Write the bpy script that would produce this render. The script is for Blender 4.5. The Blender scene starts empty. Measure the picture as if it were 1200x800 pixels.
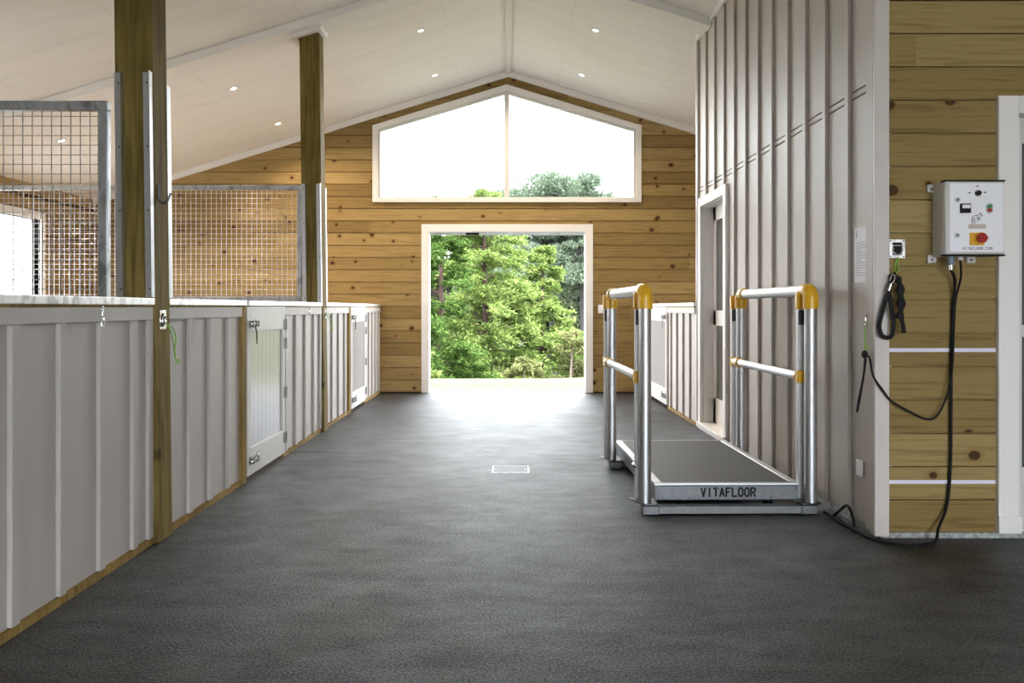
import bpy, bmesh, math, random
import numpy as np
from mathutils import Vector, Matrix
R = math.radians
scn = bpy.context.scene
col = scn.collection
rng = np.random.default_rng(7)
random.seed(7)
H = 1.15                      # eye height, metres
F = 1000.0                    # focal length in photo pixels (1200 wide)
SL = 0.309                    # roof slope
RZ = 4.34                     # ridge height
def ceil_z(x): return RZ - SL * abs(x)
def P(px, py, Y):             # a photo pixel at depth Y -> world point
    return Vector(((px - 596) * Y / F, Y, H - (py - 360) * Y / F))

# ------------------------------------------------------------------ materials
def new_mat(name):
    m = bpy.data.materials.new(name); m.use_nodes = True
    nt = m.node_tree
    b = nt.nodes['Principled BSDF']
    return m, nt, b
def N(nt, t, **kw):
    n = nt.nodes.new(t)
    for k, v in kw.items():
        if k.startswith('i_'):
            n.inputs[k[2:].replace('_', ' ')].default_value = v
        else: setattr(n, k, v)
    return n
def L(nt, a, b): nt.links.new(a, b)
def ramp(nt, fac, stops):
    r = nt.nodes.new('ShaderNodeValToRGB')
    e = r.color_ramp.elements
    while len(e) < len(stops): e.new(0.5)
    for el, (p, c) in zip(e, stops):
        el.position = p; el.color = (*c, 1) if len(c) == 3 else c
    L(nt, fac, r.inputs[0]); return r
def mixc(nt, fac, a, b, blend='MIX'):
    n = nt.nodes.new('ShaderNodeMix'); n.data_type = 'RGBA'; n.blend_type = blend
    for s, v in ((n.inputs[0], fac), (n.inputs[6], a), (n.inputs[7], b)):
        if hasattr(v, 'is_linked'): L(nt, v, s)
        else: s.default_value = v if isinstance(v, (int, float)) else (*v, 1)
    return n.outputs[2]
def mth(nt, op, a, b=None, c=None):
    n = nt.nodes.new('ShaderNodeMath'); n.operation = op
    for i, v in enumerate((a, b, c)):
        if v is None: continue
        if hasattr(v, 'is_linked'): L(nt, v, n.inputs[i])
        else: n.inputs[i].default_value = v
    return n.outputs[0]
def objco(nt, scale=(1, 1, 1)):
    tc = nt.nodes.new('ShaderNodeTexCoord')
    mp = nt.nodes.new('ShaderNodeMapping'); mp.inputs['Scale'].default_value = scale
    L(nt, tc.outputs['Object'], mp.inputs[0]); return mp.outputs[0]
def bump(nt, b, h, strength=.3, dist=.01):
    n = nt.nodes.new('ShaderNodeBump'); n.inputs['Strength'].default_value = strength
    n.inputs['Distance'].default_value = dist
    L(nt, h, n.inputs['Height']); L(nt, n.outputs[0], b.inputs['Normal'])

def plain(name, c, rough=.5, metal=0., var=.0, scale=8., spec=.5):
    m, nt, b = new_mat(name)
    b.inputs['Roughness'].default_value = rough; b.inputs['Metallic'].default_value = metal
    b.inputs['Specular IOR Level'].default_value = spec
    if var:
        nz = N(nt, 'ShaderNodeTexNoise', i_Scale=scale, i_Detail=5.)
        L(nt, objco(nt), nz.inputs['Vector'])
        r = ramp(nt, nz.outputs[0], [(.3, tuple(x * (1 - var) for x in c)), (.7, tuple(min(1, x * (1 + var)) for x in c))])
        L(nt, r.outputs[0], b.inputs['Base Color'])
        bump(nt, b, nz.outputs[0], .08)
    else: b.inputs['Base Color'].default_value = (*c, 1)
    return m

def planks(name, z0, pitch, cols, knot=(.07, .035, .012), seg=3.9):
    m, nt, b = new_mat(name)
    tc = nt.nodes.new('ShaderNodeTexCoord'); sp = nt.nodes.new('ShaderNodeSeparateXYZ')
    L(nt, tc.outputs['Object'], sp.inputs[0])
    x, z = sp.outputs[0], sp.outputs[2]
    row = mth(nt, 'FLOOR', mth(nt, 'DIVIDE', mth(nt, 'SUBTRACT', z, z0), pitch))
    w1 = N(nt, 'ShaderNodeTexWhiteNoise', noise_dimensions='1D'); L(nt, row, w1.inputs['W'])
    sg = mth(nt, 'FLOOR', mth(nt, 'DIVIDE', mth(nt, 'ADD', x, mth(nt, 'MULTIPLY', w1.outputs[0], seg)), seg))
    idv = mth(nt, 'ADD', mth(nt, 'MULTIPLY', row, 13.37), mth(nt, 'MULTIPLY', sg, 5.11))
    w2 = N(nt, 'ShaderNodeTexWhiteNoise', noise_dimensions='1D'); L(nt, idv, w2.inputs['W'])
    cb = nt.nodes.new('ShaderNodeCombineXYZ')
    L(nt, mth(nt, 'ADD', x, mth(nt, 'MULTIPLY', idv, 3.1)), cb.inputs[0]); L(nt, z, cb.inputs[2])
    def noi(sc, scale, det, dist=0.):
        mp = nt.nodes.new('ShaderNodeMapping'); mp.inputs['Scale'].default_value = sc
        L(nt, cb.outputs[0], mp.inputs[0])
        n = N(nt, 'ShaderNodeTexNoise', i_Scale=scale, i_Detail=det, i_Distortion=dist); L(nt, mp.outputs[0], n.inputs['Vector']); return n.outputs[0]
    grain = noi((.7, 1, 16), 3.2, 7., .6)
    fine = noi((1.6, 1, 60), 3.0, 4.)
    base = ramp(nt, w2.outputs[0], [(0, cols[0]), (.5, cols[1]), (1, cols[2])]).outputs[0]
    g = ramp(nt, grain, [(.34, (.62, .56, .48)), (.5, (1, 1, 1)), (.7, (1.0, .97, .92))]).outputs[0]
    c = mixc(nt, .75, base, g, 'MULTIPLY')
    f = ramp(nt, fine, [(.3, (.82, .8, .76)), (.6, (1, 1, 1))]).outputs[0]
    c = mixc(nt, .6, c, f, 'MULTIPLY')
    # knots: sparse dark cores with a wide softer halo
    mp = nt.nodes.new('ShaderNodeMapping'); mp.inputs['Scale'].default_value = (2.7, 1, 3.4)
    L(nt, cb.outputs[0], mp.inputs[0])
    sp2 = nt.nodes.new('ShaderNodeSeparateXYZ'); L(nt, mp.outputs[0], sp2.inputs[0])
    cb2 = nt.nodes.new('ShaderNodeCombineXYZ'); L(nt, sp2.outputs[0], cb2.inputs[0]); L(nt, sp2.outputs[2], cb2.inputs[1])
    vo = N(nt, 'ShaderNodeTexVoronoi', voronoi_dimensions='2D', i_Scale=1.0, i_Randomness=1.0)
    L(nt, cb2.outputs[0], vo.inputs['Vector'])
    cs = nt.nodes.new('ShaderNodeSeparateColor'); L(nt, vo.outputs['Color'], cs.inputs[0])
    rad = mth(nt, 'MULTIPLY_ADD', cs.outputs[0], .105, -.020)
    core = nt.nodes.new('ShaderNodeMapRange'); core.interpolation_type = 'SMOOTHSTEP'
    L(nt, mth(nt, 'SUBTRACT', vo.outputs['Distance'], mth(nt, 'MULTIPLY_ADD', fine, .02, rad)), core.inputs[0])
    core.inputs[1].default_value = -.012; core.inputs[2].default_value = .012
    core.inputs[3].default_value = 1; core.inputs[4].default_value = 0
    halo = nt.nodes.new('ShaderNodeMapRange'); halo.interpolation_type = 'SMOOTHSTEP'
    L(nt, mth(nt, 'SUBTRACT', vo.outputs['Distance'], rad), halo.inputs[0])
    halo.inputs[1].default_value = 0; halo.inputs[2].default_value = .13
    halo.inputs[3].default_value = .5; halo.inputs[4].default_value = 0
    gate = mth(nt, 'GREATER_THAN', cs.outputs[0], .30)
    c = mixc(nt, mth(nt, 'MULTIPLY', halo.outputs[0], gate), c, (.25, .13, .04))
    c = mixc(nt, mth(nt, 'MULTIPLY', core.outputs[0], gate), c, knot)
    L(nt, c, b.inputs['Base Color'])
    b.inputs['Roughness'].default_value = .6
    b.inputs['Specular IOR Level'].default_value = .12
    bump(nt, b, fine, .15, .003)
    return m

def timber(name, dark, light, sc=(14, 14, .9)):
    m, nt, b = new_mat(name)
    n1 = N(nt, 'ShaderNodeTexNoise', i_Scale=2.6, i_Detail=6., i_Distortion=.5); L(nt, objco(nt, sc), n1.inputs['Vector'])
    n2 = N(nt, 'ShaderNodeTexNoise', i_Scale=1.2, i_Detail=3.); L(nt, objco(nt, (1.5, 1.5, 1.1)), n2.inputs['Vector'])
    c = ramp(nt, n1.outputs[0], [(.3, dark), (.62, light)]).outputs[0]
    c = mixc(nt, ramp(nt, n2.outputs[0], [(.42, (.0, .0, .0)), (.7, (.6, .6, .6))]).outputs[0], c, tuple(x * .6 for x in dark))
    vo = N(nt, 'ShaderNodeTexVoronoi', i_Scale=3.2); L(nt, objco(nt, (1, 1, .8)), vo.inputs['Vector'])
    k = nt.nodes.new('ShaderNodeMapRange'); L(nt, vo.outputs['Distance'], k.inputs[0])
    k.inputs[1].default_value = .05; k.inputs[2].default_value = .12; k.inputs[3].default_value = .85; k.inputs[4].default_value = 0
    c = mixc(nt, k.outputs[0], c, tuple(x * .25 for x in dark))
    L(nt, c, b.inputs['Base Color']); b.inputs['Roughness'].default_value = .65
    b.inputs['Specular IOR Level'].default_value = .08
    bump(nt, b, n1.outputs[0], .2, .004)
    return m

def painted_board(name, c, rough=.5):
    m, nt, b = new_mat(name)
    n1 = N(nt, 'ShaderNodeTexNoise', i_Scale=5., i_Detail=4.); L(nt, objco(nt, (6, 6, 26)), n1.inputs['Vector'])
    n2 = N(nt, 'ShaderNodeTexNoise', i_Scale=1.6, i_Detail=4.); L(nt, objco(nt, (1, 1, .6)), n2.inputs['Vector'])
    r = ramp(nt, n2.outputs[0], [(.3, tuple(x * .9 for x in c)), (.7, tuple(min(1, x * 1.05) for x in c))])
    L(nt, r.outputs[0], b.inputs['Base Color'])
    b.inputs['Roughness'].default_value = rough
    bump(nt, b, n1.outputs[0], .35, .003)
    return m

def galv(name, c=(.55, .57, .58), rough=.42):
    m, nt, b = new_mat(name)
    vo = N(nt, 'ShaderNodeTexNoise', i_Scale=14., i_Detail=6., i_Distortion=1.5); L(nt, objco(nt, (1, 1, .5)), vo.inputs['Vector'])
    r = ramp(nt, vo.outputs[0], [(.32, tuple(x * .55 for x in c)), (.5, c), (.75, tuple(min(1, x * 1.15) for x in c))])
    L(nt, r.outputs[0], b.inputs['Base Color'])
    b.inputs['Metallic'].default_value = .75; b.inputs['Roughness'].default_value = rough
    return m

def make_floor_mat():
    m, nt, b = new_mat('rubber_floor')
    co = objco(nt)
    f = N(nt, 'ShaderNodeTexNoise', i_Scale=110., i_Detail=5., i_Roughness=.7); L(nt, co, f.inputs['Vector'])
    g = N(nt, 'ShaderNodeTexNoise', i_Scale=70., i_Detail=5., i_Roughness=.75); L(nt, co, g.inputs['Vector'])
    d = N(nt, 'ShaderNodeTexNoise', i_Scale=1.3, i_Detail=9., i_Roughness=.68, i_Distortion=.6); L(nt, co, d.inputs['Vector'])
    d2 = N(nt, 'ShaderNodeTexNoise', i_Scale=5., i_Detail=8., i_Roughness=.7); L(nt, objco(nt, (.7, 1.4, 1)), d2.inputs['Vector'])
    c = ramp(nt, f.outputs[0], [(.36, (.003, .0035, .004)), (.52, (.010, .0115, .0125)), (.64, (.085, .092, .10))]).outputs[0]
    c = mixc(nt, ramp(nt, d.outputs[0], [(.46, (0, 0, 0)), (.68, (.65, .65, .65))]).outputs[0], c, (.040, .034, .027))
    c = mixc(nt, ramp(nt, d2.outputs[0], [(.52, (0, 0, 0)), (.72, (.55, .55, .55))]).outputs[0], c, (.055, .053, .050))
    L(nt, c, b.inputs['Base Color'])
    rr = ramp(nt, d.outputs[0], [(.3, (.30, .30, .30)), (.7, (.46, .46, .46))])
    L(nt, rr.outputs[0], b.inputs['Roughness'])
    sr = ramp(nt, f.outputs[0], [(.38, (.06, .06, .06)), (.62, (1., 1., 1.))]); pr = ramp(nt, d2.outputs[0], [(.36, (.35, .35, .35)), (.62, (1., 1., 1.))])
    L(nt, mth(nt, 'MULTIPLY', sr.outputs[0], pr.outputs[0]), b.inputs['Specular IOR Level']); b.inputs['Specular Tint'].default_value = (.90, .96, 1., 1)
    s = mth(nt, 'ADD', f.outputs[0], mth(nt, 'MULTIPLY', g.outputs[0], 1.2))
    bump(nt, b, s, .8, .006)
    return m

def make_ceiling_mat():
    m, nt, b = new_mat('white_ceiling')
    tc = nt.nodes.new('ShaderNodeTexCoord'); sp = nt.nodes.new('ShaderNodeSeparateXYZ'); L(nt, tc.outputs['Object'], sp.inputs[0])
    ax = mth(nt, 'ABSOLUTE', sp.outputs[0])
    def seam(v, off, pitch, w):
        fr = mth(nt, 'FRACT', mth(nt, 'DIVIDE', mth(nt, 'ADD', v, off), pitch))
        return mth(nt, 'LESS_THAN', fr, w / pitch)
    row = mth(nt, 'FLOOR', mth(nt, 'DIVIDE', mth(nt, 'ADD', sp.outputs[1], .42), 1.2))
    stag = mth(nt, 'MULTIPLY', mth(nt, 'FRACT', mth(nt, 'MULTIPLY', row, .5)), 2.4)
    s1 = seam(sp.outputs[1], .42, 1.2, .004)
    s2 = seam(mth(nt, 'ADD', ax, stag), .55, 2.4, .004)
    s = mth(nt, 'MAXIMUM', s1, s2)
    nz = N(nt, 'ShaderNodeTexNoise', i_Scale=2.5, i_Detail=6.); L(nt, objco(nt, (.5, 3, 1)), nz.inputs['Vector'])
    c = ramp(nt, nz.outputs[0], [(.3, (.84, .835, .815)), (.65, (.89, .885, .865))]).outputs[0]
    c = mixc(nt, mth(nt, 'MULTIPLY', s, .4), c, (.45, .44, .42))
    L(nt, c, b.inputs['Base Color']); b.inputs['Roughness'].default_value = .55
    b.inputs['Specular IOR Level'].default_value = .3
    return m

def leaf_mat(name, a, c2, trans=.35):
    m, nt, b = new_mat(name)
    gi = nt.nodes.new('ShaderNodeNewGeometry')
    oi = N(nt, 'ShaderNodeTexNoise', i_Scale=.9, i_Detail=2.); L(nt, objco(nt), oi.inputs['Vector'])
    v = mth(nt, 'MULTIPLY_ADD', gi.outputs['Random Per Island'], .55, mth(nt, 'MULTIPLY', oi.outputs[0], .55))
    r = ramp(nt, v, [(.25, a), (.75, c2)])
    df = nt.nodes.new('ShaderNodeBsdfDiffuse'); tl = nt.nodes.new('ShaderNodeBsdfTranslucent')
    L(nt, r.outputs[0], df.inputs[0]); L(nt, r.outputs[0], tl.inputs[0])
    mx = nt.nodes.new('ShaderNodeMixShader'); mx.inputs[0].default_value = trans
    L(nt, df.outputs[0], mx.inputs[1]); L(nt, tl.outputs[0], mx.inputs[2])
    L(nt, mx.outputs[0], nt.nodes['Material Output'].inputs[0])
    return m

def glass_mat():
    m, nt, b = new_mat('clear_glass')
    nt.nodes.remove(b)
    tr = nt.nodes.new('ShaderNodeBsdfTransparent'); tr.inputs[0].default_value = (.95, .97, .96, 1)
    gl = nt.nodes.new('ShaderNodeBsdfGlossy'); gl.inputs['Roughness'].default_value = .02
    fr = nt.nodes.new('ShaderNodeFresnel'); fr.inputs[0].default_value = 1.45
    mx = nt.nodes.new('ShaderNodeMixShader'); L(nt, fr.outputs[0], mx.inputs[0])
    L(nt, tr.outputs[0], mx.inputs[1]); L(nt, gl.outputs[0], mx.inputs[2])
    L(nt, mx.outputs[0], nt.nodes['Material Output'].inputs[0]); return m

def emit(name, c, s):
    m, nt, b = new_mat(name)
    b.inputs['Base Color'].default_value = (*c, 1)
    b.inputs['Emission Color'].default_value = (*c, 1); b.inputs['Emission Strength'].default_value = s
    return m

M = {
 'gable': planks('gable_pine', 2.15 - .1645 * 14, .1645, [(.26, .175, .066), (.34, .235, .094), (.42, .30, .132)]),
 'nearwall': planks('near_wall_pine', .0255, .1660, [(.25, .172, .062), (.325, .235, .092), (.40, .30, .13)]),
 'post': timber('treated_post', (.10, .07, .018), (.27, .20, .062)),
 'stud': timber('treated_stud', (.22, .14, .04), (.40, .28, .10)),
 'board': painted_board('grey_beige_board', (.53, .50, .475)),
 'rboard': painted_board('warm_beige_board', (.50, .455, .41)),
 'trimp': plain('beige_trim', (.62, .575, .53), .45, var=.04),
 'white': plain('white_gloss', (.68, .675, .66), .4, spec=.3),
 'whitetrim': plain('white_trim', (.85, .825, .80), .4),
 'ceil': make_ceiling_mat(),
 'ceiltrim': plain('ceiling_trim', (.80, .79, .77), .45),
 'floor': make_floor_mat(),
 'galv': galv('galvanised'),
 'capgalv': galv('cap_metal', (.80, .81, .82), .38),
 'alu': plain('aluminium', (.62, .63, .64), .46, 1., .04, 30.),
 'alud': plain('dull_aluminium', (.155, .16, .165), .45, 1., .10, 25.),
 'chrome': plain('chrome', (.8, .8, .8), .15, 1.),
 'yellow': plain('yellow_plastic', (.85, .47, .02), .28),
 'black': plain('black_rubber', (.010, .010, .011), .6, spec=.2),
 'rope': plain('black_rope', (.006, .006, .007), .8, var=.3, scale=200.),
 'mat': None,
 'label': plain('dark_tag', (.035, .04, .045), .4),
 'panel': plain('white_panel', (.50, .50, .51), .2, spec=.3),
 'green': plain('green_twine', (.22, .55, .06), .7),
 'greenfade': plain('pale_green_twine', (.38, .62, .16), .7),
 'box': plain('grey_box', (.60, .585, .55), .4),
 'sticker': plain('white_sticker', (.88, .89, .93), .35),
 'red': plain('red_plastic', (.36, .012, .010), .3),
 'greenbtn': plain('green_button', (.02, .25, .08), .3),
 'iso': plain('isolator_yellow', (.75, .40, .01), .35),
 'ink': plain('dark_ink', (.06, .065, .085), .6),
 'fadedink': plain('faded_ink', (.55, .49, .42), .6),
 'greyink': plain('grey_ink', (.42, .42, .45), .6),
 'gland': plain('blue_grey_gland', (.16, .22, .26), .4),
 'screen': plain('white_dial', (.85, .86, .88), .3),
 'paper': plain('paper', (.88, .87, .92), .6),
 'switch': plain('switch_white', (.90, .89, .91), .3),
 'tape': plain('pale_strip', (.74, .73, .86), .4),
 'concrete': plain('concrete', (.34, .36, .34), .8, var=.45, scale=40.),
 'glass': glass_mat(),
 'darkglass': plain('door_glass', (.10, .105, .11), .05, spec=.8),
 'lens': emit('lamp_lens', (1., .93, .82), 6.),
 'bounce_yard': plain('pale_bounce_yard', (.40, .39, .37), .8, var=.1, scale=3.),  # pale colour for the added ground that reflects daylight indoors
 'bounce_apron': plain('pale_bounce_apron', (.52, .51, .48), .8, var=.08, scale=4.),  # pale colour for the added strip that reflects light to the ceiling
 'bounce_shavings': plain('warm_bounce_shavings', (.46, .34, .235), .9, var=.2, scale=30.),  # warm colour for the added stall layer that tints bounced light
 'hardware': galv('hardware_metal', (.30, .30, .28), .4),
 'bark': plain('bark', (.045, .024, .017), .9, var=.35, scale=6.),
 'greybark': plain('grey_bark', (.022, .02, .02), .9, var=.3, scale=6.),
 'leaf_bright': leaf_mat('bright_needles', (.07, .12, .025), (.21, .27, .085)),
 'leaf_dark': leaf_mat('green_needles', (.026, .055, .013), (.085, .14, .036)),
 'leaf_yellow': leaf_mat('yellow_needles', (.08, .10, .035), (.19, .20, .085)),
 'leaf_pine': leaf_mat('grey_green_needles', (.065, .09, .06), (.16, .20, .14)),
 'leaf_far': leaf_mat('far_needles', (.075, .10, .055), (.145, .17, .10)),
 'twig': plain('dry_twigs', (.13, .10, .08), .9),
}
def mat_mat():
    m, nt, b = new_mat('deck_rubber')
    f = N(nt, 'ShaderNodeTexNoise', i_Scale=120., i_Detail=4., i_Roughness=.7); L(nt, objco(nt), f.inputs['Vector'])
    d = N(nt, 'ShaderNodeTexNoise', i_Scale=3., i_Detail=6.); L(nt, objco(nt), d.inputs['Vector'])
    c = ramp(nt, f.outputs[0], [(.35, (.018, .02, .02)), (.7, (.07, .073, .072))]).outputs[0]
    c = mixc(nt, ramp(nt, d.outputs[0], [(.5, (0, 0, 0)), (.75, (.5, .5, .5))]).outputs[0], c, (.07, .055, .04))
    L(nt, c, b.inputs['Base Color']); b.inputs['Roughness'].default_value = .5
    bump(nt, b, f.outputs[0], .5, .004); return m
M['mat'] = mat_mat()
def lawn_mat():
    m, nt, b = new_mat('lawn')
    n = N(nt, 'ShaderNodeTexNoise', i_Scale=3., i_Detail=8., i_Roughness=.7); L(nt, objco(nt), n.inputs['Vector'])
    r = ramp(nt, n.outputs[0], [(.3, (.085, .092, .045)), (.7, (.12, .122, .07))])
    L(nt, r.outputs[0], b.inputs['Base Color']); b.inputs['Roughness'].default_value = .9
    b.inputs['Specular IOR Level'].default_value = .1
    return m
M['lawn'] = lawn_mat()

# ------------------------------------------------------------------ mesh builder
def tag(o, label=None, cat=None, group=None, kind=None):
    if label: o['label'] = label
    if cat: o['category'] = cat
    if group: o['group'] = group
    if kind: o['kind'] = kind
    elif label and cat: o['kind'] = 'thing'
    return o
def empty(name, loc, rot=(0, 0, 0)):
    o = bpy.data.objects.new(name, None); o.location = loc; o.rotation_euler = rot
    o.empty_display_size = .1; col.objects.link(o); return o
class MB:
    def __init__(s): s.v = []; s.f = []
    def add(s, vs, fs):
        n = len(s.v); s.v += [tuple(v) for v in vs]; s.f += [tuple(i + n for i in f) for f in fs]; return s
    def box(s, x0, x1, y0, y1, z0, z1, mat=None):
        vs = [Vector((x, y, z)) for x in (x0, x1) for y in (y0, y1) for z in (z0, z1)]
        if mat is not None: vs = [mat @ v for v in vs]
        return s.add(vs, [(0, 1, 3, 2), (4, 6, 7, 5), (0, 4, 5, 1), (2, 3, 7, 6), (0, 2, 6, 4), (1, 5, 7, 3)])
    def prism(s, poly, axis, a, b):        # poly: 2D points in the two other axes (order x,y,z minus axis)
        def pt(p, t):
            return {'x': (t, p[0], p[1]), 'y': (p[0], t, p[1]), 'z': (p[0], p[1], t)}[axis]
        n = len(poly)
        vs = [pt(p, a) for p in poly] + [pt(p, b) for p in poly]
        return s.add(vs, [tuple(range(n)), tuple(range(2 * n - 1, n - 1, -1))] + [(i, (i + 1) % n, n + (i + 1) % n, n + i) for i in range(n)])
    def tube(s, pts, r, seg=10, closed=False, caps=True):
        pts = [Vector(p) for p in pts]; n = len(pts)
        rs = r if hasattr(r, '__len__') else [r] * n
        rings = []; up = None
        for i, p in enumerate(pts):
            if closed: t = pts[(i + 1) % n] - pts[i - 1]
            else: t = pts[min(i + 1, n - 1)] - pts[max(i - 1, 0)]
            t.normalize()
            if up is None:
                up = Vector((0, 0, 1)) if abs(t.z) < .9 else Vector((1, 0, 0))
            a = (up - t * up.dot(t))
            if a.length < 1e-5: a = t.orthogonal()
            a.normalize(); b = t.cross(a); up = a
            rings.append([p + (a * math.cos(2 * math.pi * k / seg) + b * math.sin(2 * math.pi * k / seg)) * rs[i] for k in range(seg)])
        vs = [v for rg in rings for v in rg]; fs = []
        for i in range(n if closed else n - 1):
            j = (i + 1) % n
            for k in range(seg):
                k2 = (k + 1) % seg
                fs.append((i * seg + k, i * seg + k2, j * seg + k2, j * seg + k))
        if caps and not closed:
            fs.append(tuple(range(seg - 1, -1, -1))); fs.append(tuple((n - 1) * seg + k for k in range(seg)))
        return s.add(vs, fs)
    def cyl(s, p, q, r, seg=20): return s.tube([p, q], r, seg)
    def sphere(s, c, r, seg=16, rings=10, sc=(1, 1, 1)):
        c = Vector(c); vs = [c + Vector((0, 0, r * sc[2]))]
        for i in range(1, rings):
            th = math.pi * i / rings
            for k in range(seg):
                ph = 2 * math.pi * k / seg
                vs.append(c + Vector((r * math.sin(th) * math.cos(ph) * sc[0], r * math.sin(th) * math.sin(ph) * sc[1], r * math.cos(th) * sc[2])))
        vs.append(c - Vector((0, 0, r * sc[2]))); fs = []
        for k in range(seg): fs.append((0, 1 + k, 1 + (k + 1) % seg))
        for i in range(rings - 2):
            for k in range(seg):
                a = 1 + i * seg + k; b2 = 1 + i * seg + (k + 1) % seg
                fs.append((a, a + seg, b2 + seg, b2))
        last = len(vs) - 1; o = 1 + (rings - 2) * seg
        for k in range(seg): fs.append((last, o + (k + 1) % seg, o + k))
        return s.add(vs, fs)
    def xform(s, m, start=0):
        for i in range(start, len(s.v)): s.v[i] = tuple(m @ Vector(s.v[i]))
        return s
    def build(s, name, mat, parent=None, local=False, bevel=0., smooth=True, origin=None):
        me = bpy.data.meshes.new(name)
        off = Vector((0, 0, 0))
        if parent is not None and not local: off = parent_origin(parent)
        if origin is not None: off = Vector(origin)
        me.from_pydata([tuple(Vector(v) - off) for v in s.v], [], s.f)
        bm = bmesh.new(); bm.from_mesh(me)
        bmesh.ops.recalc_face_normals(bm, faces=bm.faces)
        bm.to_mesh(me); bm.free()
        if smooth:
            me.polygons.foreach_set('use_smooth', [True] * len(me.polygons))
            me.set_sharp_from_angle(angle=R(38))
        me.materials.append(M[mat] if isinstance(mat, str) else mat)
        o = bpy.data.objects.new(name, me); col.objects.link(o)
        if parent is not None: o.parent = parent
        if origin is not None and parent is None: o.location = origin
        if bevel:
            md = o.modifiers.new('edge', 'BEVEL'); md.width = bevel; md.segments = 2; md.limit_method = 'ANGLE'; md.angle_limit = R(40)
        return o
def parent_origin(o):
    v = Vector((0, 0, 0))
    while o is not None:
        v = v + Vector(o.location); o = o.parent
    return v
def box(*a): return MB().box(*a)
def struct(o): o['kind'] = 'structure'; return o

# stroke lettering on a 4 x 6 grid
GL = {'V': [[(0, 6), (2, 0), (4, 6)]], 'I': [[(2, 0), (2, 6)]], 'T': [[(0, 6), (4, 6)], [(2, 0), (2, 6)]],
      'A': [[(0, 0), (2, 6), (4, 0)], [(.8, 2), (3.2, 2)]], 'F': [[(0, 0), (0, 6), (4, 6)], [(0, 3.2), (3, 3.2)]],
      'L': [[(0, 6), (0, 0), (4, 0)]], 'O': [[(0, 1.2), (0, 4.8), (1.2, 6), (2.8, 6), (4, 4.8), (4, 1.2), (2.8, 0), (1.2, 0), (0, 1.2)]],
      'R': [[(0, 0), (0, 6), (3, 6), (4, 5.2), (4, 3.8), (3, 3), (0, 3)], [(2, 3), (4, 0)]],
      'C': [[(4, 5), (3, 6), (1, 6), (0, 5), (0, 1), (1, 0), (3, 0), (4, 1)]], 'M': [[(0, 0), (0, 6), (2, 2.6), (4, 6), (4, 0)]],
      '.': [[(1.8, 0), (2.2, 0.1)]], 'N': [[(0, 0), (0, 6), (4, 0), (4, 6)]], 'U': [[(0, 6), (0, 1), (1, 0), (3, 0), (4, 1), (4, 6)]]}
def lettering(mb, text, x0, z0, h, w, gap, th, y0, y1, split=0.):
    x = x0
    for ch in text:
        for line in GL[ch]:
            for a, b in zip(line[:-1], line[1:]):
                a2 = Vector((x + a[0] / 4 * w, 0, z0 + a[1] / 6 * h)); b2 = Vector((x + b[0] / 4 * w, 0, z0 + b[1] / 6 * h))
                d = (b2 - a2).normalized() * th / 2; n = Vector((-d.z, 0, d.x))
                a2 -= d * .6; b2 += d * .6
                q = [a2 + n, b2 + n, b2 - n, a2 - n]
                mb.prism([(p.x, p.z) for p in q], 'y', y0, y1)
        x += w + gap
    return mb

# ================================================================== THE SETTING
XL, XR = -5.61, 5.61
YB = -4.5                     # far end behind the camera
YG = 11.5                     # gable wall face
struct(box(-6.0, 6.0, YB, YG + .12, -.12, 0).build('floor', 'floor', smooth=False))

# ground outside: a lawn with a crest, then a slope
def ground():
    nx, ny = 60, 70
    xs = np.linspace(-34, 34, nx); ys = np.concatenate([np.linspace(-24, 11, 12), np.linspace(11.62, 90, ny - 12)])
    vs = []
    for y in ys:
        for x in xs:
            crest = 14.6 + .12 * x
            z = -.05
            if y > crest: z = -.05 - min(5.2, .30 * (y - crest) * min(1, (y - crest) / 3.)) + max(0, y - 56) * .24
            if y < 11.61 and abs(x) < 6.2: z = -.14
            vs.append((x, y, z))
    fs = [(j * nx + i, j * nx + i + 1, (j + 1) * nx + i + 1, (j + 1) * nx + i) for j in range(ny - 1) for i in range(nx - 1)]
    mb = MB(); mb.v = vs; mb.f = fs
    return struct(mb.build('lawn_ground', 'lawn'))
ground()

# gable wall of horizontal planks, one strip per plank, with openings
WX0, WX1, WZB, WZS, WZA, WXC = -1.80, 1.76, 2.59, 3.57, 4.12, -.02   # window cut
DX0, DX1, DZ = -1.10, 1.06, 2.20                                     # door cut
def holes(z):
    if z < DZ: return (DX0, DX1)
    if WZB < z < WZS: return (WX0, WX1)
    if WZS <= z < WZA:
        t = (z - WZS) / (WZA - WZS); return (WX0 + (WXC - WX0) * t, WX1 + (WXC - WX1) * t)
    return None
def gable(mb, zs0, zs1, y0, y1, extra=()):
    brk = sorted({zs0, zs1, *[b for b in (DZ, WZB, WZS, WZA, ceil_z(XL)) if zs0 < b < zs1]})
    for a, b in zip(brk[:-1], brk[1:]):
        if b - a < 1e-4: continue
        e = 1e-5
        xa = min(-XL, (RZ - a) / SL + .02); xb = min(-XL, (RZ - b) / SL + .02)
        if xb <= 0: continue
        h0, h1 = holes(a + e), holes(b - e)
        if h0 and h1:
            mb.prism([(-xa, a), (h0[0], a), (h1[0], b), (-xb, b)], 'y', y0, y1)
            mb.prism([(h0[1], a), (xa, a), (xb, b), (h1[1], b)], 'y', y0, y1)
        else: mb.prism([(-xa, a), (xa, a), (xb, b), (-xb, b)], 'y', y0, y1)
mb = MB(); zz = 2.15 - .1645 * 13
gz = [.012] + [zz + .1645 * k for k in range(0, 28)]
for a, b in zip(gz[:-1], gz[1:]):
    a2, b2 = a + .0055, min(b - .0055, RZ - .01)
    if b2 - a2 > .02: gable(mb, a2, b2, YG, YG + .02)
w = struct(mb.build('wall_back', 'gable', smooth=False))
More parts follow.
